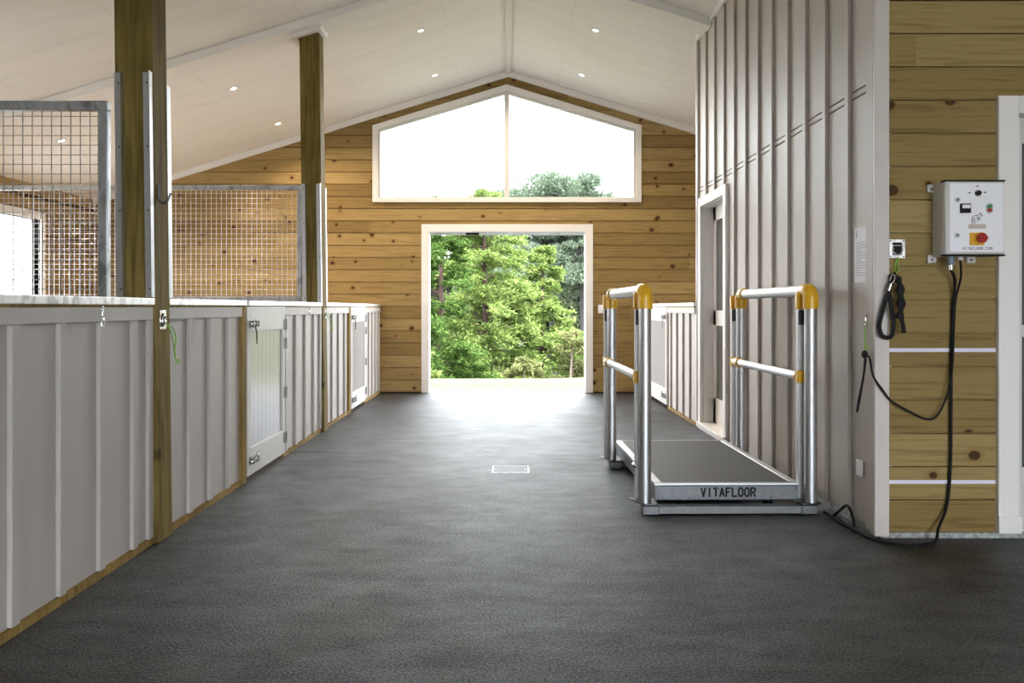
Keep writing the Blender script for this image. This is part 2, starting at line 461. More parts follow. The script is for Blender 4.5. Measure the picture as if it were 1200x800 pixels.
mb = MB(); gable(mb, .01, RZ - .01, YG + .0205, YG + .10)
mb.build('wall_back_lining', 'gable', w, smooth=False)
mb = MB(); mb.box(XL, DX0, YG - .012, YG + .1, 0, .011); mb.box(DX1, 5.6, YG - .012, YG + .1, 0, .011)
mb.build('wall_base_shade', 'black', w, smooth=False)  # black strip stands in for the shade along the wall foot

# side walls of the barn
mb = MB()
DY0, DY1, DZ4 = 8.95, 10.22, 2.20
mb.box(XL - .1, XL, YB, 5.2, 0, ceil_z(XL)); mb.box(XL - .1, XL, 6.5, DY0, 0, ceil_z(XL)); mb.box(XL - .1, XL, 5.2, 6.5, DZ4, ceil_z(XL)); mb.box(XL - .1, XL, DY1, YG + .1, 0, ceil_z(XL)); mb.box(XL - .1, XL, DY0, DY1, DZ4, ceil_z(XL))  # unseen doorway in the nearer stall is added to light the left ceiling
struct(mb.build('wall_left', 'gable', smooth=False))
mb = MB(); mb.box(XR, XR + .1, YB, 9.1, 0, ceil_z(XR)); mb.box(XR, XR + .1, 10.4, YG + .1, 0, ceil_z(XR)); mb.box(XR, XR + .1, 9.1, 10.4, DZ4, ceil_z(XR))  # unseen opening on this side is added to light the gable end
struct(mb.build('wall_right_outer', 'gable', smooth=False))
# stall's outside door opening: white lining
mb = MB()
mb.box(XL - .12, XL + .02, DY0 - .09, DY0, 0, DZ4 + .09); mb.box(XL - .12, XL + .02, DY1, DY1 + .09, 0, DZ4 + .09); mb.box(XL - .12, XL + .02, DY0, DY1, DZ4, DZ4 + .09)
struct(mb.build('door_4', 'whitetrim', bevel=.004))

# unseen gable at the other end of the barn; wide doorway added to light the interior
mb = MB(); f0, f1, fh = -.4, 4.6, 2.35
mb.prism([(-5.61, 0), (f0, 0), (f0, fh), (-5.61, fh)], 'y', YB - .1, YB)
mb.prism([(5.61, 0), (f1, 0), (f1, fh), (5.61, fh)], 'y', YB - .1, YB)
mb.prism([(-5.61, ceil_z(5.61)), (-5.61, fh), (5.61, fh), (5.61, ceil_z(5.61)), (0, RZ)], 'y', YB - .1, YB)
struct(mb.build('wall_front', 'gable', smooth=False))
struct(box(-9, 9, -16, YB - .1, -.10, -.01).build('bounce_yard_ground', 'bounce_yard', smooth=False))  # unseen pale ground added to bounce daylight in through the doorway
struct(box(-4.5, 4.5, YG + .12, 12.3, -.06, -.012).build('bounce_apron_ground', 'bounce_apron', smooth=False))  # pale strip added outside the door to keep light bouncing onto the ceiling
struct(box(-9, XL - .3, YB, 14, -.10, -.02).build('side_bounce_ground', 'bounce_yard', smooth=False))  # unseen neutral ground added so bounced light is not tinted green
struct(box(XR + .3, 9, YB, 14, -.10, -.02).build('side_bounce_ground', 'bounce_yard', smooth=False))  # matching unseen reflector ground added on the other side
mb = MB(); mb.box(XL, -1.86, 4.23, 7.9, .0, .02); mb.box(XL, -1.86, 8.0, YG - .02, .0, .02); mb.box(1.95, XR, 8.35, YG - .02, .0, .02)
struct(mb.build('stall_bounce_floor', 'bounce_shavings', smooth=False))  # unseen warm layer added to bounce downlight onto the left ceiling
# ceiling
mb = MB()
mb.prism([(XL - .2, ceil_z(XL - .2)), (0, RZ), (0, RZ + .12), (XL - .2, ceil_z(XL - .2) + .12)], 'y', YB, YG + .3)
mb.prism([(XR + .2, ceil_z(XR + .2)), (0, RZ), (0, RZ + .12), (XR + .2, ceil_z(XR + .2) + .12)], 'y', YB, YG + .3)
struct(mb.build('ceiling', 'ceil', smooth=False))
# cornice along the gable, ridge cover, rafter casing, cornice on the aisle wall
mb = MB()
for s, xe in ((-1, 5.60), (1, 5.60)):
    mb.prism([(0, RZ - .002), (s * xe, ceil_z(xe) - .002), (s * xe, ceil_z(xe) - .085), (0, RZ - .088)], 'y', YG - .03, YG + .005)
struct(mb.build('trim_1', 'ceiltrim', bevel=.003))
struct(MB().prism([(-.034, RZ - .001), (.034, RZ - .001), (.034, RZ - .048), (-.034, RZ - .048)], 'y', 8.04, YG - .03).build('trim_2', 'ceiltrim', bevel=.003))
def rafter(s):
    mb = MB(); xe = 5.60 if s < 0 else 1.835
    mb.prism([(0, RZ - .001), (s * xe, ceil_z(xe) - .001), (s * xe, ceil_z(xe) - .078), (0, RZ - .078)], 'y', 7.72, 8.02)
    return mb
mb = rafter(-1); r2 = rafter(1); mb.add(r2.v, r2.f)
struct(mb.build('trim_3', 'ceil', bevel=.003))
XW = 1.84                     # aisle wall face, right
cz = ceil_z(XW)
mb = MB(); mb.prism([(XW, cz + .004), (XW - .03, cz + .0135), (XW - .03, cz - .045), (XW, cz - .052)], 'y', 4.3, 7.715)
mb.prism([(XW, cz + .004), (XW - .03, cz + .0135), (XW - .03, cz - .045), (XW, cz - .052)], 'y', 8.025, 8.3)
struct(mb.build('trim_4', 'ceiltrim', bevel=.003))
# ------------ aisle wall, right: board and batten sheets with a flashing line
OY0, OY1, OZ0, OZ1 = 7.22, 8.07, .06, 2.10
def sheet(mb, z0, z1):
    mb.box(XW, XW + .02, 4.28, OY0, z0, z1)
    if z1 > OZ1: mb.box(XW, XW + .02, OY0, OY1, max(z0, OZ1), z1)
    mb.box(XW, XW + .02, OY1, 8.3, z0, z1)
mb = MB(); sheet(mb, .035, 2.253); sheet(mb, 2.262, 2.290); sheet(mb, 2.299, cz)
wr = struct(mb.build('wall_right', 'rboard', smooth=False))
mb = MB()
mb.box(XW + .021, XW + .08, 4.28, OY0, 0, cz); mb.box(XW + .021, XW + .08, OY0, OY1, OZ1, cz); mb.box(XW + .021, XW + .08, OY1, 8.3, 0, cz)
mb.build('wall_lining', 'board', wr, smooth=False)
mb = MB(); mb.box(XW - .004, XW + .02, 4.30, OY0 - .09, .002, .033)
mb.build('wall_vent_strip', 'galv', wr, smooth=False)
for k in range(12):
    y = 4.577 + .331 * k
    if y > 8.25: break
    z0 = .035 if not (7.1 < y < 8.16) else OZ1 + .085
    box(XW - .02, XW, y, y + .05, z0, cz - .03).build('batten', 'rboard', wr, bevel=.003)
box(XW - .022, XW, 4.262, 4.345, .03, cz - .03).build('corner_board', 'rboard', wr, bevel=.003)
box(XW - .022, 1.891, 4.236, 4.262, .012, 3.79).build('corner_board', 'trimp', wr, bevel=.003)
mb = MB(); mb.box(XW - .02, XW + .1, 8.235, 8.30, .0, cz - .03); mb.build('corner_board', 'whitetrim', wr, bevel=.003)
mb = MB(); mb.box(XW + .08, XR, 8.2, 8.28, 0, 2.6); mb.build('return_wall', 'board', wr, smooth=False)

# recessed side door in that wall
d2 = struct(empty('door_2', (XW, 7.6, 0)))
mb = MB(); mb.box(XW - .03, XW, OY0 - .09, OY0, .04, OZ1 + .085); mb.box(XW - .03, XW, OY1, OY1 + .09, .04, OZ1 + .085); mb.box(XW - .03, XW, OY0, OY1, OZ1, OZ1 + .085)
mb.build('door_casing', 'whitetrim', d2, bevel=.004)
mb = MB(); mb.box(XW, XW + .12, OY0 - .004, OY0 + .02, .06, OZ1 + .01); mb.box(XW, XW + .12, OY1 - .004, OY1 + .004, .06, OZ1 + .01); mb.box(XW, XW + .12, OY0 + .02, OY1 - .004, OZ1 - .01, OZ1 + .01)
mb.build('door_jamb', 'whitetrim', d2, bevel=.002)
mb = MB(); mb.box(XW - .05, XW + .12, OY0 - .09, OY1 + .09, .035, .065); mb.box(XW - .035, XW - .01, OY0 - .09, OY1 + .09, .002, .036)
mb.build('door_sill', 'whitetrim', d2, bevel=.003)
mb = MB(); X0, X1 = XW + .095, XW + .135
ya, yb = OY0 + .02, OY1 - .004
for z0, z1 in ((.065, .30), (.98, 1.12), (1.96, 2.09)): mb.box(X0, X1, ya, yb, z0, z1)
mb.box(X0, X1, ya, ya + .10, .065, 2.09); mb.box(X0, X1, yb - .10, yb, .065, 2.09)
lf = mb.build('door_leaf', 'whitetrim', d2, bevel=.003)
for z0, z1 in ((.30, .98), (1.12, 1.96)):
    box(X0 + .012, X0 + .022, ya + .1, yb - .1, z0, z1).build('door_pane', 'darkglass', lf, smooth=False)

# ------------ near plank wall facing the camera
YN = 4.26
mb = MB(); zs = [.0255 + .166 * k for k in range(24)]
for a, b in zip(zs[:-1], zs[1:]):
    a2, b2 = a + .0036, b - .0036
    x1 = 2.44 if a < 2.19 else XR
    if a < 2.19 < b:
        mb.box(1.89, 2.44, YN, YN + .02, a2, b2); mb.box(2.44, XR, YN, YN + .02, 2.19, b2)
    else: mb.box(1.89, x1, YN, YN + .02, a2, b2)
    if a < 2.19: mb.box(3.30, XR, YN, YN + .02, a2, min(b2, 2.19))
wn = struct(mb.build('wall_near', 'nearwall', smooth=False))
mb = MB(); mb.box(1.87, 2.44, YN + .021, YN + .1, .01, 3.79); mb.box(2.44, 3.3, YN + .021, YN + .1, 2.19, 3.6); mb.box(3.3, XR, YN + .021, YN + .1, .01, 2.6)
mb.build('wall_lining', 'nearwall', wn, smooth=False)
box(1.86, 3.40, YN - .006, YN + .1, .0, .027).build('concrete_nib', 'concrete', wn, smooth=False)
for zc in (.937, .279):
    box(1.892, 2.432, YN - .0025, YN + .001, zc - .0095, zc + .0095).build('pale_strip', 'tape', wn, smooth=False)
# white door beside it
d3 = struct(empty('door_3', (2.85, YN, 0)))
mb = MB(); mb.box(2.433, 2.536, YN - .025, YN + .01, .028, 2.202); mb.box(2.536, 3.22, YN - .025, YN + .01, 2.112, 2.202); mb.box(3.22, 3.322, YN - .025, YN + .01, .028, 2.202)
mb.box(2.430, 2.545, YN - .034, YN + .01, .028, .115)
mb.build('door_casing', 'whitetrim', d3, bevel=.004)
mb = MB(); mb.box(2.52, 2.536, YN, YN + .13, .03, 2.13); mb.box(3.22, 3.236, YN, YN + .13, .03, 2.13); mb.box(2.52, 3.236, YN, YN + .13, 2.112, 2.13)
mb.build('door_jamb', 'whitetrim', d3, bevel=.002)
mb = MB(); y0, y1 = YN + .06, YN + .10
mb.box(2.538, 2.60, y0, y1, .04, 2.11); mb.box(3.158, 3.218, y0, y1, .04, 2.11)
for z0, z1 in ((.04, .34), (1.0, 1.06), (1.98, 2.11)): mb.box(2.60, 3.158, y0, y1, z0, z1)
lf = mb.build('door_leaf', 'white', d3, bevel=.003)
for z0, z1 in ((.34, 1.0), (1.06, 1.98)): box(2.60, 3.158, y0 + .012, y0 + .022, z0, z1).build('door_pane', 'darkglass', lf, smooth=False)
box(2.537, 3.219, YN + .02, YN + .13, .0271, .04).build('door_sill', 'whitetrim', d3, bevel=.003)

# ------------ gable doorway and gable window
d1 = struct(empty('door_1', (-.02, YG, 0)))
X0, X1, ZT = -1.173, 1.135, 2.268
mb = MB(); t = .10
mb.box(X0, X0 + t, YG - .03, YG + .005, .002, ZT); mb.box(X1 - t, X1, YG - .03, YG + .005, .002, ZT); mb.box(X0 + t, X1 - t, YG - .03, YG + .005, ZT - t, ZT)
mb.build('door_casing', 'whitetrim', d1, bevel=.004)
mb = MB(); mb.box(X0 + .085, X0 + t + .004, YG + .004, YG + .16, .002, ZT - t); mb.box(X1 - t - .004, X1 - .085, YG + .004, YG + .16, .002, ZT - t); mb.box(X0 + .085, X1 - .085, YG + .004, YG + .16, ZT - t - .004, ZT - .085)
mb.build('door_jamb', 'white', d1, bevel=.002)
mb = MB(); mb.box(X0 + t, X1 - t, YG + .09, YG + .13, ZT - t - .035, ZT - t - .006)
mb.build('door_track', 'galv', d1)
box(-.58, -.40, YG + .07, YG + .10, ZT - t - .036, ZT - t - .008).build('door_sensor', 'black', d1, bevel=.004)
w1 = struct(empty('window_1', (-.02, YG, 2.56)))
def ring(out, inn, mb, y0, y1):
    n = len(out)
    vs = [(p[0], y0, p[1]) for p in out] + [(p[0], y0, p[1]) for p in inn] + [(p[0], y1, p[1]) for p in out] + [(p[0], y1, p[1]) for p in inn]
    fs = []
    for i in range(n):
        j = (i + 1) % n
        fs += [(i, j, n + j, n + i), (2 * n + i, 3 * n + i, 3 * n + j, 2 * n + j), (i, 2 * n + i, 2 * n + j, j), (n + i, n + j, 3 * n + j, 3 * n + i)]
    return mb.add(vs, fs)
def pent(x0, x1, zb, zs, za, xc=-.025): return [(x0, zb), (x1, zb), (x1, zs), (xc, za), (x0, zs)]
o_ = pent(-1.832, 1.787, 2.563, 3.597, 4.148); i_ = pent(-1.755, 1.712, 2.632, 3.545, 4.063)
ring(o_, i_, MB(), YG - .03, YG + .005).build('window_casing', 'whitetrim', w1, bevel=.003)
i2 = pent(-1.728, 1.686, 2.632, 3.527, 4.035)
ring(i_, i2, MB(), YG - .005, YG + .09).build('window_frame', 'white', w1, bevel=.002)
box(-.060, .010, YG - .004, YG + .085, 2.632, 4.05).build('window_mullion', 'white', w1, bevel=.002)
MB().prism([(-1.728, 2.632), (-.048, 2.632), (-.048, 4.03), (-1.728, 3.527)], 'y', YG + .05, YG + .056).build('window_pane', 'glass', w1, smooth=False)
MB().prism([(-.006, 2.632), (1.686, 2.632), (1.686, 3.527), (-.006, 4.03)], 'y', YG + .05, YG + .056).build('window_pane', 'glass', w1, smooth=False)

# ================================================================== POSTS
def bar(mb, x0, x1, y0, y1, z0, z1, t=.004): return mb.box(x0, x1, y0, y1, z0, z1)
def post(y0, y1, ztop, label, hook):
    xa, xb = -1.885, -1.70
    root = empty('timber_post', ((xa + xb) / 2, (y0 + y1) / 2, 0), (0, R(-.73), 0))
    tag(root, label, 'post', 'posts along the stall fronts')
    box(xa, xb, y0, y1, 0, ztop).build('post_body', 'post', root, bevel=.006)
    zr0, zr1 = 1.198, 2.29
    def angle(x, y, sx, sy):
        mb = MB(); mb.box(min(x, x + sx * .044), max(x, x + sx * .044), y, y + .004 * (1 if sy > 0 else -1), zr0, zr1) if False else None
        xs = sorted((x, x + sx * .044)); ys = sorted((y, y - sy * .005)); mb.box(xs[0], xs[1], ys[0], ys[1], zr0, zr1)
        xs = sorted((x + sx * .044, x + sx * .040)); ys = sorted((y, y - sy * .038)); mb.box(xs[0], xs[1], ys[0], ys[1], zr0, zr1)
        return mb
    # two channels on the face towards the camera and one on the far face
    a = angle(xa, y0, 1, 1); a.build('channel_rail', 'alu', root)
    b = angle(xb - .046, y0, 1, 1); bb = b.build('channel_rail', 'alu', root)
    c = MB(); c.box(xb - .04, xb + .003, y1, y1 + .005, zr0, zr1 - .02); c.box(xb - .001, xb + .003, y1 - .012, y1 + .035, zr0, zr1 - .02); c.build('channel_rail', 'alu', root)
    for xx in (xa + .02, xb - .026):
        for zz in (1.24, 1.62, 1.93, 2.24):
            MB().cyl((xx, y0 - .007, zz), (xx, y0 - .004, zz), .005, 10).build('screw', 'alud', root)
    # recessed tie ring on the aisle face
    yc = (y0 + y1) / 2 - .005
    pl = MB()
    pl.box(xb - .001, xb + .004, yc - .038, yc + .038, 1.118, 1.135); pl.box(xb - .001, xb + .004, yc - .038, yc + .038, 1.04, 1.057)
    pl.box(xb - .001, xb + .004, yc - .038, yc - .022, 1.05, 1.125); pl.box(xb - .001, xb + .004, yc + .022, yc + .038, 1.05, 1.125)
    tr = pl.build('tie_plate', 'chrome', root, bevel=.002)
    box(xb - .001, xb + .001, yc - .024, yc + .024, 1.055, 1.12).build('recess', 'black', tr)
    MB().tube([(xb + .008, yc + .022 * math.cos(a), 1.082 + .026 * math.sin(a)) for a in np.linspace(0, 2 * math.pi, 20, endpoint=False)], .004, 8, True).build('ring', 'chrome', tr)
    if hook:
        yh = y0 + .045
        pts = [(xb + .004, yh, 1.755), (xb + .004, yh, 1.685), (xb + .012, yh, 1.665), (xb + .028, yh, 1.658), (xb + .046, yh, 1.670), (xb + .064, yh, 1.71)]
        MB().tube(pts, .006, 8).build('coat_hook', 'alud', root)
    return root
p1 = post(4.145, 4.32, ceil_z(1.95), 'thick olive timber post with metal rails and a steel coat hook', True)
p2 = post(7.87, 8.045, 3.705, 'timber post whose top meets the white rafter casing', False)
mb = MB()
ring([(-2.0, 7.80), (-1.715, 7.80), (-1.715, 8.08), (-2.0, 8.08)], [(-1.945, 7.855), (-1.755, 7.855), (-1.755, 8.055), (-1.945, 8.055)], mb, 0, .05)
mb.v = [(x, z, ceil_z(1.83) - .118 + y - SL * (x + 1.83) * -1) for x, y, z in mb.v]
struct(mb.build('trim_5', 'ceiltrim', bevel=.003))

# ================================================================== STALL FRONTS
CT = 1.195
def stall_front(side, ya, yb, battens, label, endtrim=False, gap_cap=True):
    s = -1 if side == 'l' else 1
    xf, xb = s * 1.722, s * 1.742      # batten face, board face
    if s > 0: xf, xb = 1.805, 1.825
    root = empty('stall_kickboard', (xb, (ya + yb) / 2, 0))
    tag(root, label, 'stall front', 'board and batten stall fronts')
    def bx(x0, x1, *r): return box(min(x0, x1), max(x0, x1), *r)
    bx(xb, xb + s * .02, ya, yb, .034, 1.155).build('board', 'board', root, smooth=False)
    bx(xf, xb, ya, yb, 1.088, 1.150).build('header_rail', 'board', root, bevel=.003)
    bx(xf, xb + s * .06, ya, yb, 1.150, 1.161).build('timber_plate', 'stud', root, smooth=False)
    bx(xf + s * .006, xb + s * .06, ya, yb, .0, .033).build('base_plate', 'stud', root, smooth=False)
    bx(xf - s * .008, xb + s * .10, ya, yb - .004, 1.161, CT).build('cap', 'capgalv', root, bevel=.003)
    for y in battens:
        bx(xf, xb, y, y + .05, .036, 1.088).build('batten', 'board', root, bevel=.003)
    if endtrim:
        bx(xf - s * .004, xb + s * .05, yb - .085, yb - .004, .0, 1.150).build('end_stud', 'stud', root, bevel=.003)
    return root
stall_front('l', -1.3, 4.142, [-1.2 + .32 * k for k in range(17)] + [4.09], 'grey stall front with a steel cap and a snap hook, before the hooked post')
stall_front('l', 4.322, 5.60, [4.61 + .3167 * k for k in range(3)], 'grey stall front between the hooked post and the first white stall door', True)
stall_front('l', 6.56, 7.868, [6.60, 6.92, 7.24, 7.56, 7.81], 'pale stall front between the first white door and the second post')
stall_front('l', 8.047, 9.29, [8.35 + .32 * k for k in range(3)], 'pale stall front just beyond the second post', True)
stall_front('l', 10.25, 11.485, [10.29, 10.55, 10.81, 11.07, 11.36], 'pale stall front meeting the plank gable wall')
stall_front('r', 8.305, 9.72, [8.54, 8.87, 9.2, 9.53], 'pale stall front behind the handrails, beside the recessed white door')

def bolt(root, s, x, y, z, drop, dirn=1):
    mb = MB()
    def bx(x0, x1, *r): mb.box(min(x0, x1), max(x0, x1), *r)
    bx(x, x - s * .004, y - .05, y + .10, z - .028, z + .028)
    pl = mb.build('bolt_plate', 'hardware', root, bevel=.001)
    m2 = MB(); m2.cyl((x - s * .018, y - .09, z), (x - s * .018, y + .09, z), .009, 10)
    m2.build('bolt_bar', 'hardware', pl)
    for yy in (y - .03, y + .03, y + .08):
        box(min(x, x - s * .03), max(x, x - s * .03), yy - .008, yy + .008, z - .02, z + .02).build('bolt_keeper', 'hardware', pl, bevel=.002)
    m4 = MB()
    if drop: m4.tube([(x - s * .022, y + .01, z - .01), (x - s * .026, y + .03, z - .06), (x - s * .024, y + .045, z - .135)], .005, 8)
    else: m4.tube([(x - s * .022, y + .01, z), (x - s * .034, y + .02, z + .035), (x - s * .030, y + .05, z + .045)], .007, 8)
    m4.build('bolt_handle', 'hardware', pl)
def stall_door(side, ya, yb, hinge_far, label):
    s = -1 if side == 'l' else 1
    xf = s * 1.716 if s < 0 else 1.80
    root = empty('stall_gate', (xf, (ya + yb) / 2, 0)); tag(root, label, 'stall door', 'white stall doors')
    def bx(mb, x0, x1, *r): return mb.box(min(x0, x1), max(x0, x1), *r)
    sw = .075
    mb = MB()
    bx(mb, xf, xf + s * .04, ya, ya + sw, .035, 1.158); bx(mb, xf, xf + s * .04, yb - sw, yb, .035, 1.158)
    bx(mb, xf, xf + s * .04, ya + sw, yb - sw, .985, 1.158); bx(mb, xf, xf + s * .04, ya + sw, yb - sw, .035, .215)
    mb.build('door_frame', 'white', root, bevel=.003)
    mb = MB(); n = 8; pw = (yb - ya - 2 * sw) / n
    for k in range(n):
        y = ya + sw + k * pw
        bx(mb, xf + s * .012, xf + s * .03, y + .002, y + pw - .002, .216, .984)
    bx(mb, xf + s * .018, xf + s * .034, ya + sw, yb - sw, .216, .984)
    mb.build('plank_panel', 'panel', root, smooth=False)
    mb = MB(); bx(mb, xf - s * .012, xf + s * .10, ya + .003, yb - .003, 1.161, CT)
    mb.build('cap', 'capgalv', root, bevel=.003)
    yh = yb if hinge_far else ya
    for z in (1.02, .875, .50, .155):
        mb = MB(); bx(mb, xf, xf - s * .004, yh - .045, yh + .035, z - .04, z + .04)
        hg = mb.build('hinge', 'hardware', root, bevel=.001)
        MB().cyl((xf - s * .008, yh, z - .042), (xf - s * .008, yh, z + .042), .008, 10).build('hinge_pin', 'hardware', hg)
    yl = ya + .075 if hinge_far else yb - .09
    bolt(root, s, xf, ya + .09 if hinge_far else yb - .11, 1.04, True)
    bolt(root, s, xf, ya + .09 if hinge_far else yb - .11, .13, False)
    return root
stall_door('l', 5.606, 6.553, True, 'white stall door with a hanging bolt handle, before the second post')
stall_door('l', 9.30, 10.245, True, 'white stall door far down the aisle, beyond the second post')
stall_door('r', 9.73, 10.93, True, 'white stall door half hidden behind the round metal uprights')
sf = stall_front('r', 10.94, 11.485, [11.1], 'short pale stall front at the gable, behind the round metal uprights')

# ================================================================== MESH PANELS AND DIVIDERS
def mesh_panel(x0, x1, yc, z0, z1, label):
    root = empty('mesh_screen', ((x0 + x1) / 2, yc, z0)); tag(root, label, 'mesh panel', 'galvanised mesh panels between stalls')
    t = .046; h = t / 2
    mb = MB(); mb.box(x0, x1, yc - h, yc + h, z1 - t, z1); mb.box(x0, x1, yc - h, yc + h, z0, z0 + t)
    mb.box(x0, x0 + t, yc - h, yc + h, z0 + t, z1 - t); mb.box(x1 - t, x1, yc - h, yc + h, z0 + t, z1 - t)
    mb.build('panel_frame', 'galv', root, bevel=.004)
    mb = MB(); p = .0472; r = .0026
    x = x1 - t - p
    while x > x0 + t: mb.tube([(x, yc, z0 + t), (x, yc, z1 - t)], r, 6, caps=False); x -= p
    z = z1 - t - p * .55
    while z > z0 + t: mb.tube([(x0 + t, yc + .005, z), (x1 - t, yc + .005, z)], r * .72, 6, caps=False); z -= p  # thinner horizontals stand in for the weaker light on them
    mb.build('wire_mesh', 'galv' if yc < 5 else 'capgalv', root)  # paler metal on the far screen stands in for side light on its wires
    return root
mesh_panel(-5.55, -1.962, 4.19, 1.145, 2.16, 'galvanised mesh panel cut off by the photo edge, beside the hooked post')
mesh_panel(-5.55, -1.922, 7.95, 1.205, 2.285, 'galvanised mesh panel fixed to the second post, in front of planks')
for yc, lb in ((4.19, 'plank divider under the mesh panel beside the hooked post'), (7.95, 'plank divider under the mesh panel beside the second post')):
    root = empty('stall_divider', (-3.7, yc, 0)); tag(root, lb, 'stall divider')
    mb = MB()
    zc = 1.112 if yc < 5 else 1.172
    for k in range(7): mb.box(-5.55, -1.935, yc - .022, yc + .022, .01 + (zc - .01) / 7 * k, .006 + (zc - .01) / 7 * (k + 1))
    mb.build('planks', 'nearwall', root, smooth=False)
    box(-5.55, -1.935, yc - .04, yc + .04, zc, zc + .0325).build('divider_cap', 'capgalv', root, bevel=.003)

# small things on the stall fronts
def snap_hook(name, p, label, ln=.08, parent=None):
    p = Vector(p)
    root = empty(name, p - Vector((0, 0, ln))); tag(root, label, 'snap hook')
    MB().tube([p + Vector((0, .010 * math.cos(a), .010 * math.sin(a) - .008)) for a in np.linspace(0, 2 * math.pi, 14, endpoint=False)], .003, 8, True).build('swivel_eye', 'chrome', root)
    MB().cyl(p + Vector((0, 0, -.018)), p + Vector((0, 0, -.034)), .007, 10).build('swivel', 'chrome', root)
    b = p + Vector((0, 0, -.034))
    pts = [b, b + Vector((0, .010, -.008)), b + Vector((0, .011, -(ln - .05))), b + Vector((0, .004, -(ln - .04))), b + Vector((0, -.008, -(ln - .046))), b + Vector((0, -.009, -.012)), b]
    MB().tube(pts, .0032, 8).build('hook', 'chrome', root)
    return root
snap_hook('snap_hook', (-1.702, 3.577, 1.150), 'silver snap hook hanging from the grey stall front before the hooked post', .088)
snap_hook('snap_hook', (-1.704, 7.30, 1.145), 'small snap hook on the pale stall front before the second post', .06)
snap_hook('snap_hook', (-1.704, 11.12, 1.145), 'tiny snap hook on the stall front meeting the gable wall', .06)
def twine(paths, r, mat, label, fluff=None):
    root = empty('twine', Vector(paths[0][-1])); tag(root, label, 'twine')
    for p in paths:
        p = [Vector(q) for q in p]; sm = []
        for i in range(len(p) - 1):
            a, b, c, d = p[max(i - 1, 0)], p[i], p[i + 1], p[min(i + 2, len(p) - 1)]
            for t in np.linspace(0, 1, 6, endpoint=False):
                sm.append(.5 * ((2 * b) + (c - a) * t + (2 * a - 5 * b + 4 * c - d) * t * t + (3 * b - a - 3 * c + d) * t ** 3))
        sm.append(p[-1]); MB().tube(sm, r, 6).build('strand', mat, root)
    if fluff:
        mb = MB(); c = Vector(fluff)
        for k in range(14):
            d = Vector((random.uniform(-.4, 1), random.uniform(-.6, .6), random.uniform(-1, .1))).normalized() * random.uniform(.012, .03)
            mb.tube([c, c + d * .6 + Vector((0, 0, .003)), c + d], .0014, 5)
        mb.build('frayed_end', 'greenfade', root)
    return root
yc = 4.227
twine([[(-1.692, yc, 1.06), (-1.672, yc, 1.055), (-1.655, yc, 1.03), (-1.648, yc, .99), (-1.654, yc, .945), (-1.648, yc, .905)],
       [(-1.692, yc, 1.06), (-1.676, yc + .01, 1.03), (-1.664, yc + .01, .97), (-1.650, yc, .90), (-1.636, yc, .885)]], .0028, 'green',
      'green twine hanging from the tie ring on the hooked post', (-1.640, yc, .89))
twine([[(-1.696, 7.95, 1.075), (-1.665, 7.95, 1.06), (-1.645, 7.95, 1.01), (-1.66, 7.95, .955)], [(-1.696, 7.95, 1.075), (-1.672, 7.96, 1.03), (-1.655, 7.95, .96), (-1.65, 7.95, .94)]], .003, 'greenfade',
      'small loop of green twine on the tie ring of the second post', (-1.65, 7.95, .945))

